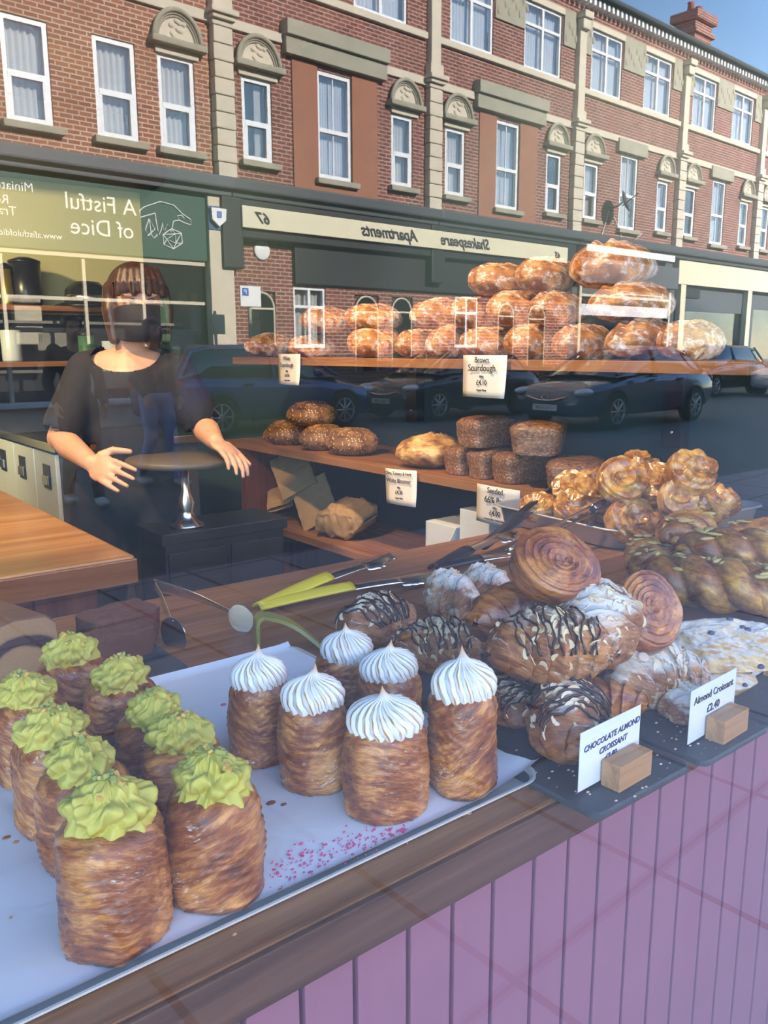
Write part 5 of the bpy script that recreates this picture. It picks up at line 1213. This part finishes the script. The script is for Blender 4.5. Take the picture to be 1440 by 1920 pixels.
# ================================================================ PEOPLE
def limb(m, pts, rad, n=16): m.tube(pts, rad, n); [m.ell(p, r*.99, 14, 10) for p, r in zip(pts, rad)]
LAT = _r.copy(); FWD = Vector((-_h.x, -_h.y, 0)); UPV = Vector((0, 0, 1))
def hand(m, wrist, d, palmn, thumbside, sc=1, curl=.35, spread=.10):
    d = d.normalized(); n = (palmn-d*palmn.dot(d)).normalized(); s = d.cross(n).normalized()*thumbside
    c = wrist+d*.048*sc; R3 = Matrix((d, s, n)).transposed()
    m.ell(c, (.050*sc, .041*sc, .015*sc), 18, 12, R3); m.ell(wrist+d*.01, (.03*sc, .027*sc, .02*sc), 14, 10, R3)
    for i, (L, o) in enumerate([(.074, .031), (.082, .0105), (.076, -.0105), (.060, -.031)]):
        p = c+d*.038*sc+s*o*sc; dd = (d+s*(o*4*spread)).normalized(); pts = [p-d*.012]; a = 0
        for k, f in enumerate((.45, .32, .26)):
            a += curl*(.35 if k == 0 else .8); q = (dd*cos(a)+n*sin(a)); pts.append(pts[-1]+q*L*f*sc*(1.0 if k else 1.25))
        limb(m, pts, [.0086*sc, .0080*sc, .0072*sc, .0062*sc], 10)
    p = c-d*.028*sc+s*.030*sc; t1 = (d*.55+s*.75+n*.3).normalized(); t2 = (d*.9+s*.3+n*.2).normalized()
    limb(m, [p, p+t1*.036*sc, p+t1*.036*sc+t2*.032*sc, p+t1*.036*sc+t2*.055*sc], [.0135*sc, .0115*sc, .0095*sc, .008*sc], 10)
def head(m, c, face, s=1.0):
    face = face.normalized(); side = face.cross(UPV).normalized(); R3 = Matrix((side, face, UPV)).transposed()
    P = lambda a, b, z: c+side*a*s+face*b*s+UPV*z*s
    m.ell(P(0, -.008, .03), (.074*s, .092*s, .082*s), 28, 20, R3); m.ell(P(0, .022, -.03), (.060*s, .066*s, .080*s), 24, 16, R3); m.ell(P(0, .045, -.085), (.030*s, .030*s, .024*s), 16, 10, R3)
    m.tube([P(0, .084, .008), P(0, .100, -.018), P(0, .108, -.036)], [.009*s, .012*s, .015*s], 12); m.ell(P(0, .100, -.038), (.019*s, .014*s, .012*s), 12, 8, R3)
    m.ell(P(0, .083, -.064), (.024*s, .010*s, .006*s), 12, 8, R3); m.ell(P(0, .081, -.073), (.020*s, .010*s, .007*s), 12, 8, R3)
    for q in (-1, 1): m.ell(P(q*.076, -.005, -.010), (.010*s, .018*s, .030*s), 12, 10, R3); m.ell(P(q*.030, .076, .030), (.024*s, .010*s, .008*s), 12, 8, R3)
    return P, R3
M['eye'] = plain('shaded_eye_white', (.16, .12, .10), .7); M['iris'] = plain('iris', (.05, .03, .02), .2)  # eye whites coloured dark to stand for the shadow of the hair
def person(name, label, feet, J, mats, hd, face, hair_len=.5, vox=.0075, neck_cut=None, sleeves='short', maskon=False, hands=None, tall=1):
    """J: dict of world joints"""
    root = empty(name, feet, 0, label, 'person'); side = face.cross(UPV).normalized()
    b = wmb(root); lat = J['shR']-J['shL']; lat.z = 0; lat.normalize(); fw = UPV.cross(lat).normalized()
    if fw.dot(face) < 0: fw = -fw
    RB = Matrix((lat, fw, UPV)).transposed()
    def torso(m, g):
        m.ell(J['chest'], (.148+g, .100+g, .165+g), 26, 18, RB); m.ell(J['chest']+UPV*.085, (.155+g, .075+g, .075+g), 26, 14, RB); m.ell((J['chest']+J['pelvis'])/2, (.128+g, .092+g, .17+g), 26, 18, RB); m.ell(J['pelvis'], (.152+g, .108+g, .12+g), 26, 18, RB)
    torso(b, -.006)
    limb(b, [J['neck']-UPV*.06, J['neck'], hd-UPV*.05], [.070, .052, .050])
    P, R3 = head(b, hd, face, tall)
    for s_ in 'RL':
        limb(b, [J['sh'+s_], J['sh'+s_].lerp(J['el'+s_], .45), J['el'+s_], J['el'+s_].lerp(J['wr'+s_], .3), J['wr'+s_]], [.050, .046, .038, .039, .025])
        limb(b, [J['hip'+s_], J['hip'+s_].lerp(J['kn'+s_], .5), J['kn'+s_], J['kn'+s_].lerp(J['an'+s_], .35), J['an'+s_]], [.085, .075, .052, .052, .034])
        a = J['an'+s_]; b.ell(a+face*.06-UPV*.04, (.04, .11, .035), 14, 10, RB)
    for q in hands: hand(b, *q)
    remeshed(b, 'body', mats['skin'], root, vox, 2)
    # clothes
    c = wmb(root); torso(c, .012)
    for s_ in 'RL':
        e = J['el'+s_]; a = J['sh'+s_]
        if sleeves == 'short': q = a.lerp(e, .80); limb(c, [a, a.lerp(e, .4), q], [.066, .064, .066])
        else: limb(c, [a, a.lerp(e, .5), e, e.lerp(J['wr'+s_], .93)], [.066, .058, .052, .038])
    inv_ = inv(root); nc = inv_ @ (J['neck']+fw*.045-UPV*.012); loc_ = [inv_ @ (J['sh'+s_].lerp(J['el'+s_], .80)) for s_ in 'RL']; dr = [(J['el'+s_]-J['sh'+s_]).normalized() for s_ in 'RL']; wr_ = [inv_ @ J['wr'+s_] for s_ in 'RL']
    rc = neck_cut or (.075, .085, .06)
    def cut(p):
        q = Vector(p)-nc; k = (q.dot(lat)/rc[0])**2+(q.dot(fw)/rc[1])**2+(q.z/rc[2])**2
        if k < 1 or (abs(q.dot(lat)) < rc[0]*.9 and q.z > 0 and abs(q.dot(fw)) < .14): return True
        if sleeves == 'short':
            for l, d in zip(loc_, dr):
                if (Vector(p)-l).dot(d) > .028 and (Vector(p)-l).length < .11: return True
        return False
    def snap(o):
        bm = bmesh.new(); bm.from_mesh(o.data)
        for v in bm.verts:
            if v.is_boundary:
                q = v.co-nc; k = math.sqrt((q.dot(lat)/rc[0])**2+(q.dot(fw)/rc[1])**2+(q.z/rc[2])**2)
                if .75 < k < 1.3: v.co = nc+q/k
        bm.to_mesh(o.data); bm.free()
    so = remeshed(c, 't_shirt' if sleeves == 'short' else 'jacket', mats['top'], root, .009, 3, cut)
    snap(so); sm = so.modifiers.new('s', 'SOLIDIFY'); sm.thickness = .003
    tr_ = wmb(root); tr_.ell(J['pelvis']-UPV*.03, (.172, .126, .13), 24, 16, RB)
    for s_ in 'RL': limb(tr_, [J['hip'+s_], J['hip'+s_].lerp(J['kn'+s_], .5), J['kn'+s_], J['kn'+s_].lerp(J['an'+s_], .35), J['an'+s_]], [.100, .090, .068, .064, .052])
    remeshed(tr_, 'trousers', mats['legs'], root, .010, 2)
    for s_ in 'RL':
        a = J['an'+s_]; sh = wmb(root); zf = feet.z; sh.ell(Vector((a.x, a.y, zf+.045))+face*.06, (.048, .135, .042), 18, 12, RB); sh.ell(Vector((a.x, a.y, zf+.07)), (.046, .055, .045), 16, 10, RB); sh.build('shoe', mats['shoe'], root, True)
    # hair: shell over the skull, open at the face
    hm = wmb(root); hm.ell(P(0, -.012, .045), (.093*tall, .108*tall, .094*tall), 30, 20, R3)
    if hair_len > .1:
        hm.ell(P(0, -.045, -.04), (.086, .065, .10+hair_len*.05), 24, 16, R3)
        for q in (-1, 1): limb(hm, [P(q*.078, -.01, .05), P(q*.086, .012, -.02), P(q*.080, .02, -.06-hair_len*.05)], [.026, .026, .018])
        fr2 = wmb(root)
        for i in range(7): a = (i-3)/3*.062; limb(fr2, [P(a*.8, .075-abs(a)*.3, .10), P(a, .099-abs(a)*.42, .066), P(a*1.08, .102-abs(a)*.5, .034+.008*(i % 2))], [.017, .015, .010])
    c0 = inv(root) @ hd; R3t = R3.transposed()
    def hcut(p): q = R3t @ (Vector(p)-c0); return q.y > .020 and q.z < .068*tall and abs(q.x) < .072+.1*max(0, .06-q.y)
    remeshed(hm, 'hair', mats['hair'], root, .006, 2, hcut)
    if hair_len > .5: remeshed(fr2, 'fringe', mats['hair'], root, .004, 1)
    for q in (-1, 1):
        e = wmb(root).ell(P(q*.030, .0785, .014), (.0125, .008, .0065), 14, 10, R3).build('eye', M['eye'], root, True)
        wmb(root).ell(P(q*.030, .0865, .014), (.006, .003, .006), 10, 8, R3).build('iris', M['iris'], root, True).parent = e
    if maskon:
        mk = wmb(root)
        def mf(u, v):
            a = (u-.5)*PI*1.02; z = .012-.115*v; bulge = .018*sin(PI*v)*cos(a)+.010*math.exp(-(a/.35)**2)*(1 if v < .5 else .4); ed = abs(a)/(PI*.51)
            z = z*(1-.30*ed**3)-.012*ed**3; rr_ = 1.0-.10*max(0, v-.75)*2
            return P(.078*sin(a)*rr_, (.030+.078*cos(a)*rr_+bulge), z-.012)
        mk.grid(mf, 30, 16); o = mk.build('face_mask', M['mask'], root, True); sm = o.modifiers.new('s', 'SOLIDIFY'); sm.thickness = .003
    return root
D0 = 2.56
J = dict(neck=atd(246, 655, D0), chest=atd(246, 745, D0+.02), pelvis=atd(238, 905, D0+.06), shR=atd(165, 697, D0-.02), shL=atd(328, 700, D0-.02),
    elR=atd(112, 822, 2.50), wrR=atd(172, 868, 2.28), elL=atd(382, 800, 2.56), wrL=atd(404, 828, 2.40))
pf = J['pelvis'].copy(); pf.z = 0
lt = (J['shL']-J['shR']); lt.z = 0; lt.normalize()
J['hipR'] = J['pelvis']-lt*.085-UPV*.04; J['hipL'] = J['pelvis']+lt*.085-UPV*.04
for s_, q in (('R', -1), ('L', 1)): J['kn'+s_] = Vector((pf.x, pf.y, .50))+lt*q*.10+FWD*.03; J['an'+s_] = Vector((pf.x, pf.y, .09))+lt*q*.11
fc_ = (FWD*.90+LAT*.42-UPV*.0).normalized(); fc_.z = 0
dR = atd(212, 888, 2.22)-J['wrR']; dL = atd(428, 847, 2.36)-J['wrL']
person('person', 'shop worker in black top and black face mask, reaching out with one hand', pf, J, dict(skin=M['skin'], top=M['shirt'], legs=M['trouser'], shoe=M['blackpl'], hair=M['hair']), atd(258, 580, D0-.03)+UPV*.01, fc_, .9, .0042,
    (.105, .13, .062), 'short', True, tall=.95, hands=[(J['wrR'], dR, -FWD-UPV*.35, 1, 1.0, .22, .5), (J['wrL'], dL, Vector((-.2, -.1, -1)), 1, .98, .45, .1)])
# two passers-by, reflected
def walker(px, py_feet, py_top, label, legs, face_r, coat, step=.18, hairl=0):
    f = onz(px, py_feet, 0); f = Vector((f.x, 2*GY-f.y, 0)); top = 1.72; fc = Vector(face_r).normalized(); sd = fc.cross(UPV)
    P = lambda a, b, z: f+sd*a+fc*b+UPV*z
    J = dict(neck=P(0, .0, 1.45), chest=P(0, 0, 1.28), pelvis=P(0, 0, .96), shR=P(.17, 0, 1.40), shL=P(-.17, 0, 1.40), elR=P(.24, -.06, 1.12), wrR=P(.22, .10, .92), elL=P(-.24, -.02, 1.12), wrL=P(-.23, .14, .95),
        hipR=P(.09, 0, .92), hipL=P(-.09, 0, .92), knR=P(.09, step*.6, .50), anR=P(.09, step, .09), knL=P(-.09, .02, .50), anL=P(-.09, -step, .10))
    return person('person', label, f, J, dict(skin=M['skin'], top=coat, legs=legs, shoe=M['trainers'], hair=M['hair']), P(0, .01, 1.60), fc, hairl, .011, None, 'long', False,
        [(J['wrR'], Vector((fc.x*.3, fc.y*.3, -1)), -sd, 1, 1, .7, .1), (J['wrL'], Vector((fc.x*.3, fc.y*.3, -1)), sd, -1, 1, .7, .1)])
walker(158, 945, 605, 'reflected passer-by in dark clothes and pale trainers, left of the other', M['jacket'], (.0, 1, 0), M['jacket'], .16)
walker(300, 908, 612, 'reflected passer-by in blue jeans and dark jacket', M['jeans'], (.25, 1, 0), M['jacket'], .2, .3)
SKYS=.21; SUNS=5.8; L_BACK=60; L_MAN=32; L_BREAD=29; L_CTR=13; EXPO=2.65
# ================================================================ CAMERA, SKY, LIGHT
cam = bpy.data.cameras.new('camera'); co = bpy.data.objects.new('camera', cam); COL.objects.link(co)
cam.sensor_fit = 'VERTICAL'; cam.sensor_height = 36; cam.sensor_width = 27; cam.lens = 36*CF/1920; cam.clip_start = .02; cam.clip_end = 300
co.location = EYE; co.rotation_euler = Matrix((RR, UU, -_f)).transposed().to_euler()
bpy.context.scene.camera = co
sc = bpy.context.scene
w = bpy.data.worlds.new('sky'); sc.world = w; w.use_nodes = True; nt = w.node_tree; nt.nodes.clear()
sk = nt.nodes.new('ShaderNodeTexSky'); sk.sky_type = 'NISHITA'; sk.sun_disc = False
SUN = Vector((-.30, -1.0, -.52)).normalized()      # direction the sunlight travels, over the shop onto the houses opposite
sk.sun_elevation = math.asin(-SUN.z); sk.sun_rotation = math.atan2(-SUN.x, -SUN.y); sk.air_density = 1.0; sk.dust_density = .05; sk.ozone_density = 3.0
bgn = nt.nodes.new('ShaderNodeBackground'); bgn.inputs[1].default_value = SKYS
ow = nt.nodes.new('ShaderNodeOutputWorld'); nt.links.new(sk.outputs[0], bgn.inputs[0]); nt.links.new(bgn.outputs[0], ow.inputs[0])
sl = bpy.data.lights.new('sun', 'SUN'); sl.energy = SUNS; sl.angle = R_(.6); sl.color = (1, .93, .82)
so = bpy.data.objects.new('sun', sl); COL.objects.link(so); so.rotation_euler = SUN.to_track_quat('-Z', 'Y').to_euler(); so.location = (0, 0, 20)
def lampL(name, loc, target, power, size, col, kind='AREA', spot=60):
    l = bpy.data.lights.new(name, kind); l.energy = power; l.color = col
    if kind == 'AREA': l.size = size
    else: l.shadow_soft_size = size
    if kind == 'SPOT': l.spot_size = R_(spot); l.spot_blend = .6
    o = bpy.data.objects.new(name, l); COL.objects.link(o); o.location = loc
    o.rotation_euler = (Vector(target)-Vector(loc)).to_track_quat('-Z', 'Y').to_euler(); return o
warm = (1, .66, .32)
lampL('shop_spotlight', (-.6, 3.6, 2.6), (1.2, 5.3, 1.9), L_BACK, .10, (1, .80, .42), 'SPOT', 100)
lampL('shop_spotlight', (-.2, 1.9, 2.65), (.9, 2.6, 1.25), L_MAN, .06, warm, 'SPOT', 60)
lampL('shop_spotlight', (.9, 1.9, 2.65), (2.0, 1.9, 1.4), L_BREAD, .06, (1, .72, .42), 'SPOT', 80)
lampL('shop_spotlight', (.3, 2.4, 2.65), (.1, 2.4, .95), L_CTR, .08, (1, .78, .5), 'SPOT', 90)
sc.view_settings.view_transform = 'Standard'; sc.view_settings.look = 'None'; sc.view_settings.gamma = 1; sc.view_settings.use_curve_mapping = False
sc.view_settings.exposure = EXPO
sc.cycles.max_bounces = 10; sc.cycles.transparent_max_bounces = 24; sc.cycles.glossy_bounces = 6; sc.cycles.diffuse_bounces = 4
sc.cycles.caustics_reflective = False; sc.cycles.caustics_refractive = False
